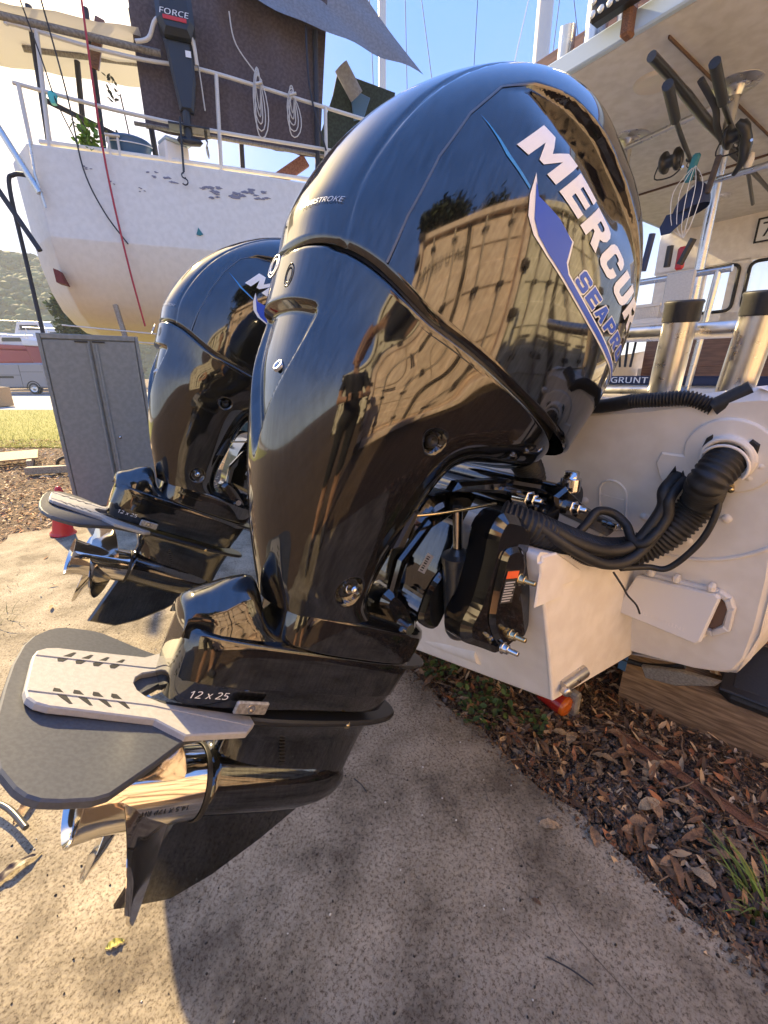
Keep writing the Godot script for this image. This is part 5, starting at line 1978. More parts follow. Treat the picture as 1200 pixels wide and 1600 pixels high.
	for q in [[2.57, 4.52, .30, "coil of white rope hung on the upper rail, left of two"], [2.98, 4.48, .20, "coil of white rope hung on the upper rail, right of two"]]:
		b = nb(SB)
		for k in 5:
			var w := .035 + .018 * k
			var pts := []
			for i in 17:
				var a := TAU * i / 16
				pts.append(Vector3(q[0] + sin(a) * w * (.7 + .3 * cos(a + k)), q[1] + cos(a) * q[2] * (.7 + .09 * k) - .05 * k, .05 + .01 * k))
			b.tube(pts, .007, 5)
		b.tube([Vector3(q[0] - .04, q[1] + .02, .09), Vector3(q[0] + .05, q[1] + .05, .09)], .016, 6)
		single("rope_coil", b, M.rope_white, q[3], "rope coil", "rope coils on the sailing boat's rail")
	b = nb(SB)
	b.tube([Vector3(-.34, 3.95, .06), Vector3(.04, 3.12, .12)], .035, 10)
	b.tube([Vector3(.04, 3.62, .1), Vector3(.03, 3.3, .12), Vector3(.07, 2.98, .12)], .014, 6)
	single("davit_spar", b, M.alu, "thick metal spar slanting down at the cream boat's stern", "spar")
	b = nb(SB)
	b.tube([Vector3(-.60, 3.55, -.1), Vector3(-.10, 2.55, .05)], .03, 8)
	single("davit_spar", b, M.post_dark, "lower dark spar slanting beside the cream boat's stern", "spar")
	b = nb(SB)
	b.tube(curve3([Vector3(-.1, 3.35, -.1), Vector3(-.24, 3.34, -.1), Vector3(-.31, 3.2, -.1), Vector3(-.31, 2.4, -.1), Vector3(-.30, .2, -.1)], 6), .024, 8)
	single("mooring_pole", b, M.post_dark, "thin dark upright pole with a hooked top at the left edge", "pole")
	for q in [[Vector3(.58, 2.0, .0), Vector3(.95, .0, .6), .035, "pale timber shore propping the cream hull, left of two"], [Vector3(3.0, 1.9, -.1), Vector3(3.2, 0, .5), .05, "timber shore propping the cream hull, right of two"]]:
		b = nb(SB)
		b.tube([q[0], q[1]], q[2], 4)
		single("hull_prop", b, M.timber, q[3], "prop", "props under the sailing boat")

func nb_world(b: MB, x: Transform3D) -> MB:
	var o := nb()
	for i in b.v.size():
		o.v.append(x * b.v[i])
		o.n.append(x.basis * b.n[i])
	o.c = b.c
	o.uv = b.uv
	o.ix = b.ix
	return o

func make_cabinet() -> void:
	var o := thing("metal_cabinet", "tall grey two-door metal cabinet standing behind the farther outboard", "cabinet", Transform3D(BOAT.basis, Vector3(-2.703, 0, -3.565)))
	var W := .70
	var H := 1.46
	var b := nb()
	b.box(Vector3(W / 2, H / 2, -.215), Vector3(W, H, .40), .006)
	part("carcass", b, M.locker, o)
	for q in [[.0125, H / 2, .025, H], [W - .0125, H / 2, .025, H]]:
		b = nb()
		b.box(Vector3(q[0], q[1], -.004), Vector3(q[2], q[3], .022), .004)
		part("frame", b, M.locker, o)
	b = nb()
	b.box(Vector3(W / 2, H - .02, -.004), Vector3(W - .052, .04, .022), .004)
	part("frame", b, M.locker, o)
	for k in 2:
		b = nb()
		var x0 := .030 if k == 0 else W / 2 + .004
		var x1 := W / 2 - .006 if k == 0 else W - .030
		b.box(Vector3((x0 + x1) / 2, H / 2 - .012, -.004), Vector3(x1 - x0, H - .068, .014), .004)
		var xs := x1 - .018 if k == 0 else x0 + .03
		b.tube([Vector3(xs, .04, .004), Vector3(xs, H - .07, .004)], .012, 6)
		var door := part("door", b, M.locker, o)
		b = nb()
		var xh := x1 - .06 if k == 0 else x0 + .05
		b.box(Vector3(xh, H - .055, .006), Vector3(.09, .012, .01), .002)
		part("vent_slot", b, M.rubber, door)
		if k == 1:
			b = nb()
			b.lathe(Vector3(x0 + .075, .62, .002), Vector3(0, 0, 1), [Vector2(.014, 0), Vector2(.014, .006), Vector2(.009, .010), Vector2(.009, .022), Vector2(0, .022)], 12)
			part("lock", b, M.steel, door)

func make_far_yard() -> void:
	# grass, road, hills
	struct("road", sheet(-200, 120, -31, -15.2, -.018), M.road)
	struct("grass_field", sheet(-60, 30, -15.2, -7.2, -.022), M.lawn)
	rng.seed = 9
	var ps := []
	var ts := []
	for i in 16000:
		var z := -7.1 - 8.0 * pow(rng.randf(), 1.4)
		var x := z * rng.randf_range(.62, 1.05)
		ps.append(Transform3D(Basis(Vector3.UP, rng.randf() * TAU).scaled(Vector3.ONE * rng.randf_range(.5, 1.1)), Vector3(x, -.03, z)))
		var v := rng.randf_range(.7, 1.5)
		ts.append(Color(.21 * v * rng.randf_range(.8, 1.3), .21 * v, .02 * v))
	var gm := scatter("lawn_grass", grass_blade(.075), leaf_mat(), ps, ts)
	tag(gm, "sunlit yellow green lawn beyond the dirt at the left", "grass")
	# hill with its wood
	var b := nb()
	var rows := []
	var nz := FastNoiseLite.new()
	nz.seed = 4
	nz.frequency = .012
	var peak := func(x: float, z: float) -> float:
		var d := Vector2((x + 150.0) / 110.0, (z + 210.0) / 80.0).length()
		return 46.0 * maxf(0.0, 1.0 - d * d * .55) + nz.get_noise_2d(x, z) * 7.0 - 1.0
	for i in 26:
		var r := PackedVector3Array()
		for j in 44:
			var x := -330.0 + j * 8.0
			var z := -120.0 - i * 7.0
			r.append(Vector3(x, maxf(peak.call(x, z), -1.5), z))
		rows.append(r)
	b.grid(rows, false, true)
	struct("hill", b, M.hill)
	ps = []
	ts = []
	var clump := nb()
	var rr := []
	for i in 6:
		var a := -1.2 + i * .52
		var rg := PackedVector3Array()
		for k in 9:
			var f := 1.0 + rng.randf_range(-.22, .22)
			rg.append(Vector3(cos(TAU * k / 9) * cos(a) * f, sin(a) * f, sin(TAU * k / 9) * cos(a) * f))
		rr.append(rg)
	clump.grid(rr, true)
	for i in 9000:
		var x := rng.randf_range(-290, -20)
		var z := rng.randf_range(-122, -230)
		var y: float = peak.call(x, z)
		if y < -.5:
			continue
		ps.append(Transform3D(tumble().scaled(Vector3(1, .8, 1) * rng.randf_range(.7, 2.0)), Vector3(x, y + .6, z)))
		var v := rng.randf_range(.5, 1.5)
		ts.append(Color(.06 * v, .085 * v, .025 * v))
	var wood := scatter("hillside_wood", clump.mesh(), vcol(.9), ps, ts)
	tag(wood, "green wooded hillside far behind the parked van", "wood")
	make_tree("dark leafy tree beyond the lawn, behind the grey cabinet", Vector3(-18.6, 0, -29), 5.6, 2.3, 9000, .30, Color(.055, .08, .022), 61, "trees in the yard")
	# van
	var t := thing("parked_van", "silver grey panel van parked across the road at the left", "van", Transform3D(Basis(), Vector3(-20.6, 0, -27.0)))
	b = nb()
	b.prism(V2([-4.85,.42, -4.75,.95, -4.2,1.08, -3.5,1.72, -3.0,1.80, .0,1.82, .12,1.70, .16,.9, .14,.36, -4.4,.34]), -1.7, 0, .09)
	part("body", b, M.van_grey, t)
	for x in [-3.95, -.72]:
		b = nb()
		b.lathe(Vector3(x, .34, -.08), Vector3(0, 0, 1), [Vector2(0, -.2), Vector2(.33, -.2), Vector2(.345, -.1), Vector2(.345, .06), Vector2(.32, .09), Vector2(.22, .095)], 28)
		var wh := part("tyre", b, M.rubber, t)
		b = nb()
		b.lathe(Vector3(x, .34, -.08), Vector3(0, 0, 1), [Vector2(.22, .09), Vector2(.20, .06), Vector2(.12, .05), Vector2(.07, .09), Vector2(0, .1)], 20)
		part("rim", b, M.alu, wh)
		b = nb()
		b.tube(ring_pts(Vector3(x, .36, .002), Vector3(1, 0, 0), Vector3(0, 1, 0), .40, -.1, PI + .1, 18), .03, 6)
		part("wheel_arch", b, M.black_satin, t)
	b = nb()
	b.prism(V2([-3.9,1.16, -3.45,1.62, -2.9,1.66, -2.9,1.16]), .002, .012, .003)
	part("window", b, M.glass_dark, t)
	for q in [[-2.85, .42, -2.85, 1.7], [-1.35, .42, -1.35, 1.7], [-2.85, 1.12, -1.35, 1.12], [-1.35, 1.30, .05, 1.30]]:
		b = nb()
		b.tube([Vector3(q[0], q[1], .002), Vector3(q[2], q[3], .002)], .010, 5)
		part("panel_seam", b, M.black_satin, t)
	b = nb()
	b.box(Vector3(-2.3, 1.0, .0), Vector3(1.0, .12, .02), .004)
	part("side_moulding", b, M.black_satin, t)
	# boats on the far side of the road
	var bs := [[Vector3(-26.5, 1.9, -33.0), 5.0, 1.5, M.red_dull, M.red_dull, "red hulled boat on land at the far left edge"], [Vector3(-22.4, 1.7, -32.0), 4.2, 1.9, M.white_far, M.red_dull, "white boat with a red lower hull, beyond the van"], [Vector3(-30.5, 2.4, -40.0), 6.0, 2.4, M.white_far, M.white_far, "white cabin boat in the distance, farthest left"], [Vector3(-27.0, 2.6, -44.0), 5.0, 2.6, M.white_far, M.white_far, "white cabin boat in the distance, nearer the cabinet"]]
	for q in bs:
		t = thing("distant_boat", q[5], "boat", Transform3D(Basis(), q[0]), "boats across the road")
		var L: float = q[1]
		var hh: float = q[2]
		b = nb()
		b.prism(V2([-L * .5,hh * .72, L * .42,hh * .6, L * .5,hh * .55, L * .40,0, -L * .38,0]), -1.1, 1.1, .12)
		part("hull", b, q[4], t)
		b = nb()
		b.prism(V2([-L * .5,hh * .92, L * .44,hh * .76, L * .47,hh * .58, -L * .49,hh * .70]), -1.14, 1.14, .05)
		part("topsides", b, q[3], t)
		b = nb()
		b.prism(V2([-L * .2,hh * .8, -L * .12,hh * 1.25, L * .22,hh * 1.25, L * .3,hh * .75]), -.7, .7, .08)
		part("cabin", b, M.white_far, t)
		b = nb()
		b.prism(V2([-L * .11,hh * .98, -L * .08,hh * 1.15, L * .17,hh * 1.15, L * .2,hh * .98]), .66, .72, .01)
		part("window", b, M.glass_dark, t)
		for k in 3:
			b = nb()
			b.tube([Vector3(-L * .4 + k * L * .35, hh * .8, 1.0), Vector3(-L * .4 + k * L * .35, hh * 1.3, 1.0)], .025, 5)
			part("stanchion", b, M.alu, t)
		b = nb()
		b.tube([Vector3(-L * .45, hh * 1.3, 1.0), Vector3(L * .4, hh * 1.22, 1.0)], .03, 5)
		part("rail", b, M.alu, t)
	# bright rail of a boat just behind the cabinet
	for q in [[[-3.9, 1.72, -5.6], [-1.5, 1.52, -6.0], "upper of two bright wires behind the cabinet's top"], [[-3.9, 1.60, -5.6], [-1.6, 1.42, -6.0], "lower of two bright wires behind the cabinet's top"]]:
		b = nb()
		b.tube([Vector3(q[0][0], q[0][1], q[0][2]), Vector3(q[1][0], q[1][1], q[1][2])], .009, 6)
		single("guard_wire", b, M.rail_white, q[2], "wire")
	# masts and stays
	var masts := [[Vector3(-.06, 0, -18.3), 16.0, .13, "white mast rising left of the big outboard's top"], [Vector3(5.27, 0, -18.3), 17.0, .26, "thick pale mast rising behind the rod tubes"]]
	for q in masts:
		t = thing("mast", q[3], "mast", Transform3D(Basis(), q[0]), "masts of boats behind")
		b = nb()
		b.tube([Vector3.ZERO, Vector3(0, q[1], 0)], q[2], 14)
		part("spar", b, M.mast_white, t)
		b = nb()
		b.tube([Vector3(-.8, q[1] * .8, 0), Vector3(.8, q[1] * .8, 0)], .03, 6)
		part("spreader", b, M.mast_white, t)
	var stays := [[[1.2, 15.5, -21], [2.3, 8, -19], "dark red stay in the sky over the big outboard"], [[.75, 15.5, -21], [1.0, 8, -20], "thin grey stay right of the white mast"], [[3.5, 15.5, -21], [3.3, 8, -20], "thin stay in the middle of the sky gap"], [[5.6, 15.5, -21], [4.2, 9, -20], "slanting pale stay left of the thick mast"], [[6.6, 15.5, -21], [6.0, 8, -20], "thin stay just right of the thick mast"], [[6.8, 15.5, -21], [8.4, 8, -20], "dark stay slanting right beside the rod tubes"], [[-.6, 15.5, -19], [-.1, 5, -18], "thin stay beside the white mast at its left"]]
	for q in stays:
		b = nb()
		b.tube([Vector3(q[0][0], q[0][1], q[0][2]), Vector3(q[1][0], q[1][1], q[1][2])], .014, 5)
		single("stay", b, M.rope_dark if not "pale" in q[2] else M.rope_white, q[2], "wire", "stays of masts behind")
	# clutter on the dirt at the left
	t = thing("timber_pallet", "weathered orange timber boards leaning at the left edge on the dirt", "pallet", Transform3D(Basis(Vector3.UP, .65), Vector3(-5.25, -.03, -5.55)))
	for k in 4:
		b = nb()
		b.box(Vector3(.0, .12 + k * .0, -.3 + k * .16), Vector3(1.1, .025, .13), .004, Basis(Vector3(1, 0, 0), .25))
		part("board", b, M.timber_orange, t)
	for x in [-.45, .45]:
		b = nb()
		b.box(Vector3(x, .06, 0), Vector3(.06, .09, .8), .006)
		part("bearer", b, M.timber, t)
	b = nb()
	b.box(Vector3(-4.05, .04, -5.15), Vector3(.60, .085, .10), .006, Basis(Vector3.UP, .30))
	single("timber_post", b, M.timber, "pale squared timber lying on the dirt left of the cabinet", "timber")
	b = rope([Vector3(-4.15, -.02, -5.3), Vector3(-4.1, .12, -5.3), Vector3(-3.95, .17, -5.3), Vector3(-3.75, .10, -5.25), Vector3(-3.6, .04, -5.1)], .018, 8)
	single("hose", b, M.rubber, "black hose looping up beside the pale timber", "hose")
	b = nb()
	b.box(Vector3(-14.75, .35, -16.6), Vector3(.9, .7, .7), .02)
	single("crate", b, M.timber_orange, "orange crate at the left edge in front of the van", "crate")
	b = nb()
	b.lathe(Vector3(-2.43, 0, -3.02), Vector3(.12, 1, 0).normalized(), [Vector2(.0, .0), Vector2(.085, .0), Vector2(.085, .012), Vector2(.068, .03), Vector2(.03, .33), Vector2(.022, .36), Vector2(.012, .372), Vector2(0, .374)], 24)
	single("red_cone", b, M.red_plastic, "small red plastic cone behind the farther outboard's fin", "cone")
	b = rope([Vector3(-1.42, .006, -.95), Vector3(-1.2, .008, -.90), Vector3(-1.04, .03, -.86), Vector3(-.93, .03, -.80)], .008, 6)
	single("metal_rod", b, M.grey_satin, "thin grey rod on the concrete at the left edge", "rod")
# ---------------------------------------------------------------- small things on the ground
func lump(seed_: int, r := .3) -> ArrayMesh:
	rng.seed = seed_
	var b := nb()
	var rr := []
	for i in 5:
		var a := -PI / 2 + PI * i / 4.0
		var rg := PackedVector3Array()
		for k in 7:
			var f := 1.0 + rng.randf_range(-r, r)
			rg.append(Vector3(cos(TAU * k / 7) * cos(a) * f, sin(a) * f * .7, sin(TAU * k / 7) * cos(a) * f * .85))
		rr.append(rg)
	b.grid(rr, true)
	return b.mesh()

func dry_leaf(seed_: int, l: float, w: float) -> MB:
	rng.seed = seed_
	var b := nb()
	var rows := []
	var curl := rng.randf_range(.15, .5)
	var bend := rng.randf_range(-.3, .3)
	for i in 9:
		var t := i / 8.0
		var hw := w * .5 * pow(sin(PI * clampf(t * .93 + .05, 0, 1)), .8)
		var r := PackedVector3Array()
		for j in 5:
			var s := (j - 2) / 2.0
			r.append(Vector3(s * hw + bend * l * t * t, absf(s) * hw * curl + l * .10 * sin(t * PI) + .002 * sin(t * 19.0 + j), (t - .5) * l))
		rows.append(r)
	b.grid(rows)
	return b

func make_litter() -> void:
	# mass of chips, twigs and small leaves
	rng.seed = 101
	var ps := []
	var ts := []
	var pal := [Color(.30, .165, .08), Color(.44, .27, .135), Color(.21, .105, .05), Color(.52, .36, .20), Color(.11, .065, .04), Color(.34, .135, .055), Color(.58, .44, .28), Color(.08, .05, .035)]
	for i in 15000:
		var f := .66 + 1.5 * pow(rng.randf(), 1.3)
		var w := rng.randf_range(-1.7, 1.25)
		ps.append(BOAT * Transform3D(Basis(Vector3.UP, rng.randf() * TAU).rotated(Vector3(rng.randfn(), 0, rng.randfn()).normalized(), rng.randf_range(0, .8)).scaled(Vector3.ONE * rng.randf_range(.3, 1.35)), Vector3(f, -.018 + rng.randf() * .018 - .012 * smoothstep(.75, .66, f), w)))
		var c: Color = pal[rng.randi() % pal.size()]
		var v := rng.randf_range(.6, 1.2)
		ts.append(Color(c.r * v, c.g * v, c.b * v))
	var o := scatter("leaf_litter", leaf_mesh(.038, .013, .15), vcol(.8), ps, ts)
	tag(o, "brown leaf litter and bark between the concrete and the boat", "litter")
	ps = []
	ts = []
	for i in 1500:
		var f := .70 + .40 * rng.randf()
		var w := rng.randf_range(.22, 1.25) if i % 6 else rng.randf_range(-1.2, .6)
		if f > .98 and w > .55 and rng.randf() < .4:
			continue
		ps.append(BOAT * Transform3D(tumble().scaled(Vector3.ONE * rng.randf_range(.004, .015)), Vector3(f, -.014 + rng.randf() * .008, w)))
		var v := rng.randf_range(.4, 1.3)
		ts.append(Color(.16 * v, .125 * v, .10 * v))
	o = scatter("gravel", lump(3), vcol(.85), ps, ts)
	tag(o, "dark rounded gravel stones along the edge of the concrete", "gravel")
	ps = []
	ts = []
	for i in 14000:
		var z := -1.6 - 6.5 * pow(rng.randf(), .8)
		var x := z * rng.randf_range(.35, 1.15) - .2
		var q := BOAT.affine_inverse() * Vector3(x, 0, z)
		if q.x > -.8 and q.z > -3.42:
			if rng.randf() < .985 or q.x > .0:
				continue
		ps.append(Transform3D(Basis(Vector3.UP, rng.randf() * TAU).rotated(Vector3(rng.randfn(), 0, rng.randfn()).normalized(), rng.randf_range(0, .6)).scaled(Vector3.ONE * rng.randf_range(.4, 1.3)), Vector3(x, -.024 + rng.randf() * .014 + (.024 if q.x > -.8 and q.z > -3.42 else 0.0), z)))
		var c: Color = pal[rng.randi() % 7]
		var v := rng.randf_range(.8, 1.5)
		ts.append(Color(c.r * v, c.g * v, c.b * v))
	o = scatter("bark_chips", leaf_mesh(.05, .016, .12), vcol(.85), ps, ts)
	tag(o, "sunlit bark chips and dry leaves on the dirt at the left", "litter")
	# twigs and crumbs worked into the litter
	var stick := nb()
	stick.tube([Vector3(0, 0, -.5), Vector3(.03, .01, -.1), Vector3(-.02, 0, .2), Vector3(.02, .01, .5)], [.013, .016, .013, .008], 5)
	ps = []
	ts = []
	for i in 420:
		ps.append(BOAT * Transform3D(Basis(Vector3.UP, rng.randf() * TAU).rotated(Vector3(1, 0, 0), rng.randf_range(-.2, .2)).scaled(Vector3.ONE * rng.randf_range(.03, .16)), Vector3(.69 + 1.0 * rng.randf(), rng.randf_range(-.012, .012), rng.randf_range(-1.2, 1.1))))
		var v := rng.randf_range(.5, 1.5)
		ts.append(Color(.16 * v, .11 * v, .07 * v))
	o = scatter("twigs", stick.mesh(), vcol(.85), ps, ts)
	tag(o, "thin dry twigs mixed into the leaf litter", "twigs")
	ps = []
	ts = []
	for i in 16000:
		var f := .67 + .9 * pow(rng.randf(), 1.2)
		ps.append(BOAT * Transform3D(tumble().scaled(Vector3.ONE * rng.randf_range(.0012, .005)), Vector3(f - .05 * pow(rng.randf(), 6.0), -.004 + rng.randf() * .012 - .008 * smoothstep(.8, 1.4, f), rng.randf_range(-1.3, 1.1))))
		var v := rng.randf_range(.5, 1.5)
		ts.append(Color(.11 * v, .07 * v, .042 * v))
	o = scatter("soil_crumbs", lump(8), vcol(.9), ps, ts)
	tag(o, "dark soil crumbs spread through the leaf litter", "soil")
	# specks of grit, paint flakes on the slab
	ps = []
	ts = []
	for i in 900:
		var f := rng.randf_range(-.78, .68)
		ps.append(BOAT * Transform3D(tumble().scaled(Vector3.ONE * rng.randf_range(.0008, .003)), Vector3(f, .001, rng.randf_range(-2.2, .75))))
		ts.append(Color(.03, .025, .02) if rng.randf() < .75 else Color(.6, .58, .52))
	o = scatter("grit", lump(5), vcol(.9), ps, ts)
	tag(o, "dark grit and pale flakes strewn over the concrete", "grit")
	# leaves one can pick out
	var leafm := []
	for c in [[.30, .185, .10], [.20, .11, .055], [.40, .29, .17]]:
		leafm.append(noisy(Color(c[0] * .6, c[1] * .6, c[2] * .6), Color(c[0] * 1.15, c[1] * 1.15, c[2] * 1.15), 14.0, .75, .03, .03, 97))
	var src := []
	rng.seed = 303
	for i in 92:
		var f := .72 + .75 * rng.randf()
		var w := rng.randf_range(-.75, .80)
		if absf(f - 1.25 - (w - .2) * .2) < .14 and w > .1:
			f = .78 + rng.randf() * .2
		var tf := BOAT * Transform3D(Basis(Vector3.UP, rng.randf() * TAU).rotated(Vector3(rng.randfn(), 0, rng.randfn()).normalized(), rng.randf_range(0, .5)).scaled(Vector3.ONE * rng.randf_range(.65, 1.3)), Vector3(f, rng.randf_range(.0, .016), w))
		var lab := "dry brown leaf lying in the litter between the concrete and the timber beam"
		if i < 6:
			var keep := rng.state
			var lf := single("fallen_leaf", dry_leaf(40 + i, [.055, .075, .062, .05, .085, .07][i], [.022, .02, .03, .026, .018, .028][i]), leafm[i % 3], lab, "leaf", "leaves in the litter")
			rng.state = keep
			lf.transform = tf
			src.append(lf)
		else:
			dup(src[i % 6], tf, lab, "leaves in the litter")
	var solo := [[.603, .28, .06, "curled brown leaf on the concrete edge, pointing up the slab", 1.0], [.672, .369, .055, "pale dry leaf at the very edge of the concrete", 2.2], [.426, .367, .022, "small tan leaf in the middle of the shaded concrete", .4], [-.556, -.415, .10, "long dark pod lying on the sunlit concrete at the left edge", 2.2], [-.541, -.591, .09, "long pale curled leaf on the concrete at the left edge", 2.6], [-.366, -.106, .035, "yellow green leaf on the sunlit concrete below the propeller", 1.6]]
	for i in solo.size():
		var q: Array = solo[i]
		var lf := single("leaf_on_concrete", dry_leaf(60 + i, q[2], q[2] * (.25 if i == 3 or i == 4 else .45)), M.pod_dark if i == 3 else (M.leaf_green if i == 5 else leafm[(i + 2) % 3]), q[3], "leaf", "leaves on the concrete")
		lf.transform = BOAT * Transform3D(Basis(Vector3.UP, q[4]), Vector3(q[0], .003, q[1]))
	var tw := [[[.25, .004, -.14], [.255, .006, -.08], "thin dark twig on the shaded concrete near the gearcase"], [[.36, .004, .44], [.395, .006, .52], "short black twig on the concrete at the lower right"], [[-.30, .004, -.17], [-.25, .006, -.13], "tiny twig beside the lit patch on the concrete"]]
	for q in tw:
		single("twig", rope([BOAT * Vector3(q[0][0], q[0][1], q[0][2]), BOAT * Vector3((q[0][0] + q[1][0]) * .5 + .004, .005, (q[0][2] + q[1][2]) * .5), BOAT * Vector3(q[1][0], q[1][1], q[1][2])], .0016, 5), M.rope_dark, q[2], "twig", "twigs on the concrete")
	tuft("long green grass blades at the right edge beside the gravel", BOAT * Vector3(.84, 0, .70), .07, 60, .15, Color(.10, .17, .03), 71)
	tuft("sparse yellowing grass at the left edge of the concrete", BOAT * Vector3(-.78, 0, -1.85), .16, 60, .10, Color(.17, .19, .05), 72)
	tuft("dry straw and grass where the concrete ends at the far left", BOAT * Vector3(-.86, 0, -2.35), .20, 80, .08, Color(.24, .21, .10), 73)
	weed("low green weeds by the concrete under the engine pod", BOAT * Vector3(.78, 0, -.12), .11, 130, 74)
	weed("small green weed under the engine pod, farther from view", BOAT * Vector3(.80, 0, -.36), .09, 90, 75)
	weed("tiny green weed near the tail light in the litter", BOAT * Vector3(.86, 0, .05), .04, 26, 76)
	# timber beam, box, strap, tail light
	var t := thing("timber_beam", "heavy weathered brown timber beam on the ground under the boat's stern", "timber", BOAT * Transform3D(Basis(Vector3.UP, .22), Vector3(1.33, -.03, .13)))
	var b := nb()
	var rows := []
	var prof := [[-.085, .0], [-.088, .08], [-.084, .152], [-.070, .168], [.0, .172], [.075, .168], [.09, .15], [.092, .01]]
	rng.seed = 55
	for i in 26:
		var r := PackedVector3Array()
		for q in prof:
			r.append(Vector3(q[0] + rng.randf_range(-.0025, .0025), q[1] + rng.randf_range(-.003, .003), -.01 + i * .04))
		rows.append(r)
	b.grid(rows)
	b.fan(rows[0], true)
	b.fan(rows[-1])
	part("beam", b, M.beam, t)
	t = thing("black_tray", "black plastic tray upside down behind the timber beam", "tray", BOAT * Transform3D(Basis(Vector3.UP, .2), Vector3(1.50, 0, .58)))
	b = nb()
	b.box(Vector3(0, .12, 0), Vector3(.26, .2, .42), .03, Basis(Vector3(0, 0, 1), .25))
	part("shell", b, M.rubber, t)
	b = nb()
	b.box(Vector3(-.02, .21, 0), Vector3(.27, .012, .43), .004, Basis(Vector3(0, 0, 1), .25))
	part("rim", b, M.black_satin, t)
	t = thing("tail_light", "red and orange trailer tail light lying under the corner of the engine pod", "lamp", BOAT * Transform3D(Basis(), Vector3(.985, .05, .075)))
	b = nb()
	b.lathe(Vector3(0, 0, -.09), Vector3(0, -.1, 1).normalized(), [Vector2(.0, 0), Vector2(.036, .0), Vector2(.038, .01), Vector2(.038, .085), Vector2(.036, .09)], 22)
	part("red_lens", b, M.lens_red, t)
	b = nb()
	b.lathe(Vector3(0, -.009, 0), Vector3(0, -.1, 1).normalized(), [Vector2(.036, -.001), Vector2(.035, .010), Vector2(.028, .016), Vector2(.027, .013), Vector2(.015, .018), Vector2(0, .019)], 22)
	part("orange_lens", b, M.lens_orange, t)
	b = nb()
	b.box(Vector3(.04, -.02, -.02), Vector3(.03, .12, .10), .006)
	part("bracket", b, M.grey_timber, t)
	b = nb(BOAT)
	b.box(Vector3(1.05, .004, .44), Vector3(.028, .006, .44), .002, Basis(Vector3.UP, -.03))
	b.box(Vector3(1.062, .008, .44), Vector3(.004, .012, .44), .001, Basis(Vector3.UP, -.03))
	single("rusty_strip", b, M.rust, "flat rusty metal strip lying across the litter and gravel", "metal strip")
	b = nb(BOAT)
	b.prism(V2([-.012,0, .012,0, .014,.12, -.010,.12]), 0, .003, 0, Transform3D(Basis(Vector3(0, 0, 1), Vector3(0, 1, 0), Vector3(-1, 0, 0)), Vector3(1.12, .2, .18)))
	single("blue_strap", b, M.tub_blue, "short blue strap hanging under the transom", "strap")
	b = nb(BOAT)
	b.prism(V2([.0,.0, .02,-.035, .10,-.01, .19,.05, .20,.07, .10,.045]), 0, .02, .004, Transform3D(Basis(Vector3(0, 0, 1), Vector3(0, 1, 0), Vector3(-1, 0, 0)), Vector3(1.12, .26, .24)))
	single("alloy_tongue", b, M.alloy, "bent grey alloy bracket sticking out under the hull", "bracket")
	single("hose", rope([BOAT * Vector3(1.1, .27, .02), BOAT * Vector3(1.12, .24, .14), BOAT * Vector3(1.13, .25, .24), BOAT * Vector3(1.15, .30, .34)], .009, 8), M.rubber, "black hose sagging under the transom by the blue strap", "hose")
	single("rope", rope([BOAT * Vector3(1.2, .33, .58), BOAT * Vector3(1.22, .28, .62), BOAT * Vector3(1.25, .2, .70)], .02, 8), M.rope_white, "thick grey rope at the right edge under the hull", "rope")
	b = nb(BOAT)
	b.box(Vector3(2.6, .16, -.1), Vector3(3.0, .08, .06), .006)
	b.box(Vector3(2.6, .16, -1.05), Vector3(3.0, .08, .06), .006)
	for w in [-.1, -1.05]:
		t = thing("trailer_rail", "dark steel boat stand rail under the hull, %s side" % ("near" if w > -.5 else "far"), "stand", BOAT)
		b = nb()
		b.box(Vector3(2.6, .20, w), Vector3(2.6, .09, .06), .006)
		part("beam", b, M.dark_steel, t)
		for f in [1.6, 3.4]:
			b = nb()
			b.box(Vector3(f, .06, w), Vector3(.1, .19, .1), .006)
			part("block", b, M.timber, t)

func ground_materials() -> void:
	M.pod_dark = mat(.045, .025, .018, .5)
	M.leaf_green = mat(.28, .26, .04, .6)
	M.beam = noisy(Color(.12, .075, .042), Color(.28, .19, .115), 3.0, .9, .25, .03, 96)
	M.beam.uv1_scale = Vector3(5, 5, .45)
	M.lens_red = mat(.28, .015, .01, .2)
	M.lens_orange = mat(.45, .10, .012, .2)
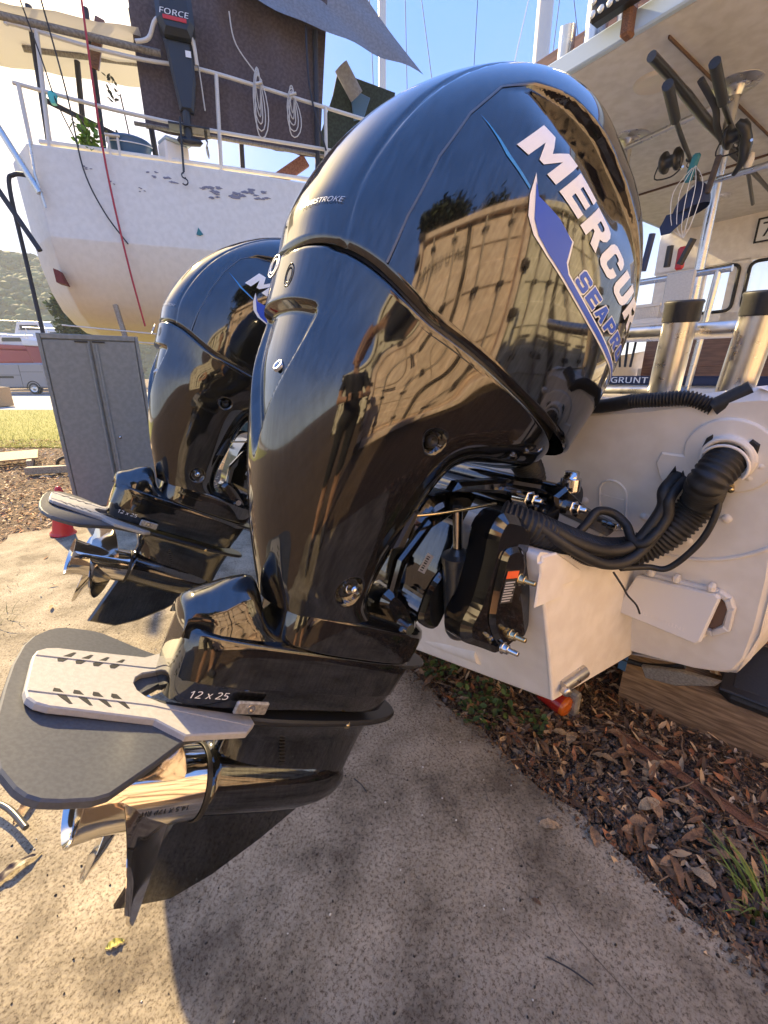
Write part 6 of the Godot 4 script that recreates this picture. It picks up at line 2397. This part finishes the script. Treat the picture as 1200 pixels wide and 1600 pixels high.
# ---------------------------------------------------------------- the photographer, seen mirrored in the black cowling
# bones: [from, to, radius from, radius to, colour]; one smooth skin by surface nets
func skin(b: MB, bones: Array, cell: float, blend: float) -> void:
	var lo := Vector3(99, 99, 99)
	var hi := -lo
	for q in bones:
		var r := Vector3.ONE * (maxf(q[2], q[3]) + blend + cell * 2)
		lo = lo.min(q[0] - r).min(q[1] - r)
		hi = hi.max(q[0] + r).max(q[1] + r)
	var nx := int((hi.x - lo.x) / cell) + 2
	var ny := int((hi.y - lo.y) / cell) + 2
	var nz := int((hi.z - lo.z) / cell) + 2
	var f := PackedFloat32Array()
	f.resize(nx * ny * nz)
	f.fill(9.0)
	var near := PackedFloat32Array()
	near.resize(f.size())
	near.fill(9.0)
	var own := PackedInt32Array()
	own.resize(f.size())
	for n in bones.size():
		var q: Array = bones[n]
		var A: Vector3 = q[0]
		var D: Vector3 = q[1] - A
		var dd := maxf(D.length_squared(), 1e-9)
		var m := maxf(q[2], q[3]) + blend + cell * 1.5
		var l: Vector3 = (q[0].min(q[1]) - Vector3.ONE * m - lo) / cell
		var h: Vector3 = (q[0].max(q[1]) + Vector3.ONE * m - lo) / cell
		for z in range(maxi(int(l.z), 0), mini(int(h.z) + 1, nz)):
			for y in range(maxi(int(l.y), 0), mini(int(h.y) + 1, ny)):
				for x in range(maxi(int(l.x), 0), mini(int(h.x) + 1, nx)):
					var p := lo + Vector3(x, y, z) * cell - A
					var t := clampf(p.dot(D) / dd, 0.0, 1.0)
					var d := (p - D * t).length() - lerpf(q[2], q[3], t)
					var i := (z * ny + y) * nx + x
					var a := f[i]
					var k := maxf(blend - absf(a - d), 0.0) / blend
					f[i] = minf(a, d) - k * k * blend * .25
					if d < near[i]:
						near[i] = d
						own[i] = n
	var id := {}
	for z in nz - 1:
		for y in ny - 1:
			for x in nx - 1:
				var i := (z * ny + y) * nx + x
				var s := 0
				if f[i] > 1.0:
					continue
				for c in 8:
					if f[i + (c & 1) + ((c >> 1) & 1) * nx + (c >> 2) * nx * ny] < 0:
						s += 1
				if s == 0 or s == 8:
					continue
				var sum := Vector3.ZERO
				var cnt := 0
				for e in [[0, 1], [2, 3], [4, 5], [6, 7], [0, 2], [1, 3], [4, 6], [5, 7], [0, 4], [1, 5], [2, 6], [3, 7]]:
					var a: float = f[i + (e[0] & 1) + ((e[0] >> 1) & 1) * nx + (e[0] >> 2) * nx * ny]
					var bb: float = f[i + (e[1] & 1) + ((e[1] >> 1) & 1) * nx + (e[1] >> 2) * nx * ny]
					if (a < 0) != (bb < 0):
						var t := a / (a - bb)
						var pa := Vector3(e[0] & 1, (e[0] >> 1) & 1, e[0] >> 2)
						var pb := Vector3(e[1] & 1, (e[1] >> 1) & 1, e[1] >> 2)
						sum += pa.lerp(pb, t)
						cnt += 1
				var g := Vector3(f[i + 1] - f[i], f[i + nx] - f[i], f[i + nx * ny] - f[i])
				b.col = bones[own[i]][4]
				id[i] = b.p(lo + (Vector3(x, y, z) + sum / cnt) * cell, g)
	b.col = Color.WHITE
	for i in id:
		var st := [1, nx, nx * ny]
		for ax in 3:
			var j: int = i + st[ax]
			if (f[i] < 0) == (f[j] < 0):
				continue
			var u: int = st[(ax + 1) % 3]
			var v: int = st[(ax + 2) % 3]
			if not (id.has(i - u) and id.has(i - v) and id.has(i - u - v)):
				continue
			var q := [id[i], id[i - u], id[i - u - v], id[i - v]]
			if f[i] < 0:
				b.ix.append_array([q[0], q[2], q[1], q[0], q[3], q[2]])
			else:
				b.ix.append_array([q[0], q[1], q[2], q[0], q[2], q[3]])

func make_person() -> void:
	var sk := Color(.42, .24, .16)
	var shirt := Color(.018, .019, .024)
	var shorts := Color(.022, .022, .026)
	var hair := Color(.02, .014, .01)
	var shoe := Color(.05, .05, .055)
	var o := thing("person", "person in dark T-shirt and shorts holding up a phone, mirrored in the cowling", "person", Transform3D(Basis(), Vector3(.04, 0, .46)))
	var B := []
	for s in [-1.0, 1.0]:
		B.append([Vector3(s * .10, .90, 0), Vector3(s * .11, .50, .01), .092, .066, shorts])
		B.append([Vector3(s * .11, .48, .01), Vector3(s * .115, .30, .03), .054, .052, sk])
		B.append([Vector3(s * .115, .30, .03), Vector3(s * .12, .09, .02), .050, .036, sk])
		B.append([Vector3(s * .12, .045, .05), Vector3(s * .135, .04, -.15), .042, .036, shoe])
		B.append([Vector3(s * .18, 1.42, .01), Vector3(s * .25, 1.25, -.02), .060, .052, shirt])
		B.append([Vector3(s * .25, 1.25, -.02), Vector3(s * .27, 1.13, -.05), .043, .040, sk])
		B.append([Vector3(s * .27, 1.13, -.05), Vector3(s * .10, 1.11, -.29), .040, .027, sk])
		B.append([Vector3(s * .06, 1.40, 0), Vector3(s * .17, 1.43, .01), .075, .062, shirt])
	B.append([Vector3(0, .95, 0), Vector3(0, 1.08, 0), .135, .135, shirt])
	B.append([Vector3(-.05, 1.10, 0), Vector3(-.06, 1.36, -.01), .115, .105, shirt])
	B.append([Vector3(.05, 1.10, 0), Vector3(.06, 1.36, -.01), .115, .105, shirt])
	B.append([Vector3(0, 1.42, 0), Vector3(0, 1.54, -.02), .058, .05, sk])
	var b := nb()
	skin(b, B, .022, .03)
	var H := []
	H.append([Vector3(0, 1.66, -.02), Vector3(0, 1.68, .015), .078, .085, sk])
	H.append([Vector3(0, 1.58, -.045), Vector3(0, 1.62, -.03), .045, .06, sk])
	H.append([Vector3(0, 1.54, -.015), Vector3(0, 1.60, -.01), .048, .05, sk])
	H.append([Vector3(0, 1.655, -.105), Vector3(0, 1.635, -.122), .009, .014, sk])
	for s in [-1.0, 1.0]:
		H.append([Vector3(s * .082, 1.66, .0), Vector3(s * .086, 1.63, .0), .014, .010, sk])
		H.append([Vector3(s * .032, 1.668, -.092), Vector3(s * .034, 1.668, -.094), .010, .010, Color(.10, .07, .06)])
	H.append([Vector3(-.018, 1.60, -.097), Vector3(.018, 1.60, -.097), .007, .007, Color(.30, .12, .10)])
	H.append([Vector3(0, 1.715, .01), Vector3(0, 1.70, .045), .076, .076, hair])
	H.append([Vector3(0, 1.735, -.04), Vector3(0, 1.73, .03), .045, .06, hair])
	skin(b, H, .009, .014)
	for s in [-1.0, 1.0]:
		var W := Vector3(s * .10, 1.11, -.29)
		var P := [[W, W + Vector3(-s * .02, .015, -.05), .024, .026, sk], [W + Vector3(-s * .01, .035, -.03), W + Vector3(-s * .02, .03, -.07), .016, .016, sk]]
		for k in 4:
			var r := W + Vector3(-s * .025, .04 - k * .018, -.065)
			var k1 := r + Vector3(s * .012, .004, -.035 - .004 * (1 if k == 1 else 0))
			P.append([r, k1, .0095, .009, sk])
			P.append([k1, k1 + Vector3(-s * .024, 0, -.014), .009, .0085, sk])
			P.append([k1 + Vector3(-s * .024, 0, -.014), k1 + Vector3(-s * .036, 0, -.002), .0085, .0075, sk])
		P.append([W + Vector3(-s * .012, .035, -.03), W + Vector3(-s * .035, .052, -.045), .012, .010, sk])
		P.append([W + Vector3(-s * .035, .052, -.045), W + Vector3(-s * .055, .045, -.055), .010, .0085, sk])
		skin(b, P, .005, .008)
	part("body", b, vcol(.75), o)
	var t := thing("phone", "black mobile phone held level in front of the person's chest", "phone", Transform3D(Basis(), Vector3(.0, 1.13, .085)))
	b = nb()
	b.box(Vector3.ZERO, Vector3(.155, .075, .008), .003)
	part("case", b, M.rubber, t)
	for x in [-.055, -.03]:
		b = nb()
		b.lathe(Vector3(x, .018, -.004), Vector3(0, 0, -1), [Vector2(.009, 0), Vector2(.009, .002), Vector2(.006, .0025), Vector2(0, .0025)], 14)
		part("lens_ring", b, M.glass_dark, t)

func _ready() -> void:
	setup()
	make_materials()
	more_materials()
	yard_materials()
	ground_materials()
	make_ground()
	make_boat()
	make_sailboat()
	make_cabinet()
	var e1 := make_outboard()
	dup(e1, Transform3D(ENG.basis, ENG.origin - NEAR * 1.15), "farther black outboard motor at the left, in front of the grey cabinet", "pair of black outboard motors on the fishing boat")
	make_far_yard()
	make_container("shipping_container", "peach coloured shipping container with its doors to the engines", Vector3(.70, -.03, 2.3), M.container_a, "GATU 0281814")
	make_container("shipping_container", "pale olive shipping container beside the peach one", Vector3(3.25, -.03, 2.4), M.container_b, "481820 6")
	make_container("shipping_container", "cream shipping container behind the photographer, left of the peach one", Vector3(-2.3, -.03, 3.9), M.container_b, "ORAYNE 4201")
	make_boat_gear()
	make_person()
	make_litter()
	make_tree("tall dark tree behind the peach container", BOAT * Vector3(-1.0, 0, 11.5), 10.5, 4.2, 7000, .5, Color(.035, .05, .018), 63, "trees in the yard")
	make_tree("tall dark tree behind the olive container", BOAT * Vector3(5.0, 0, 13.0), 9.5, 4.5, 7000, .5, Color(.04, .055, .02), 64, "trees in the yard")
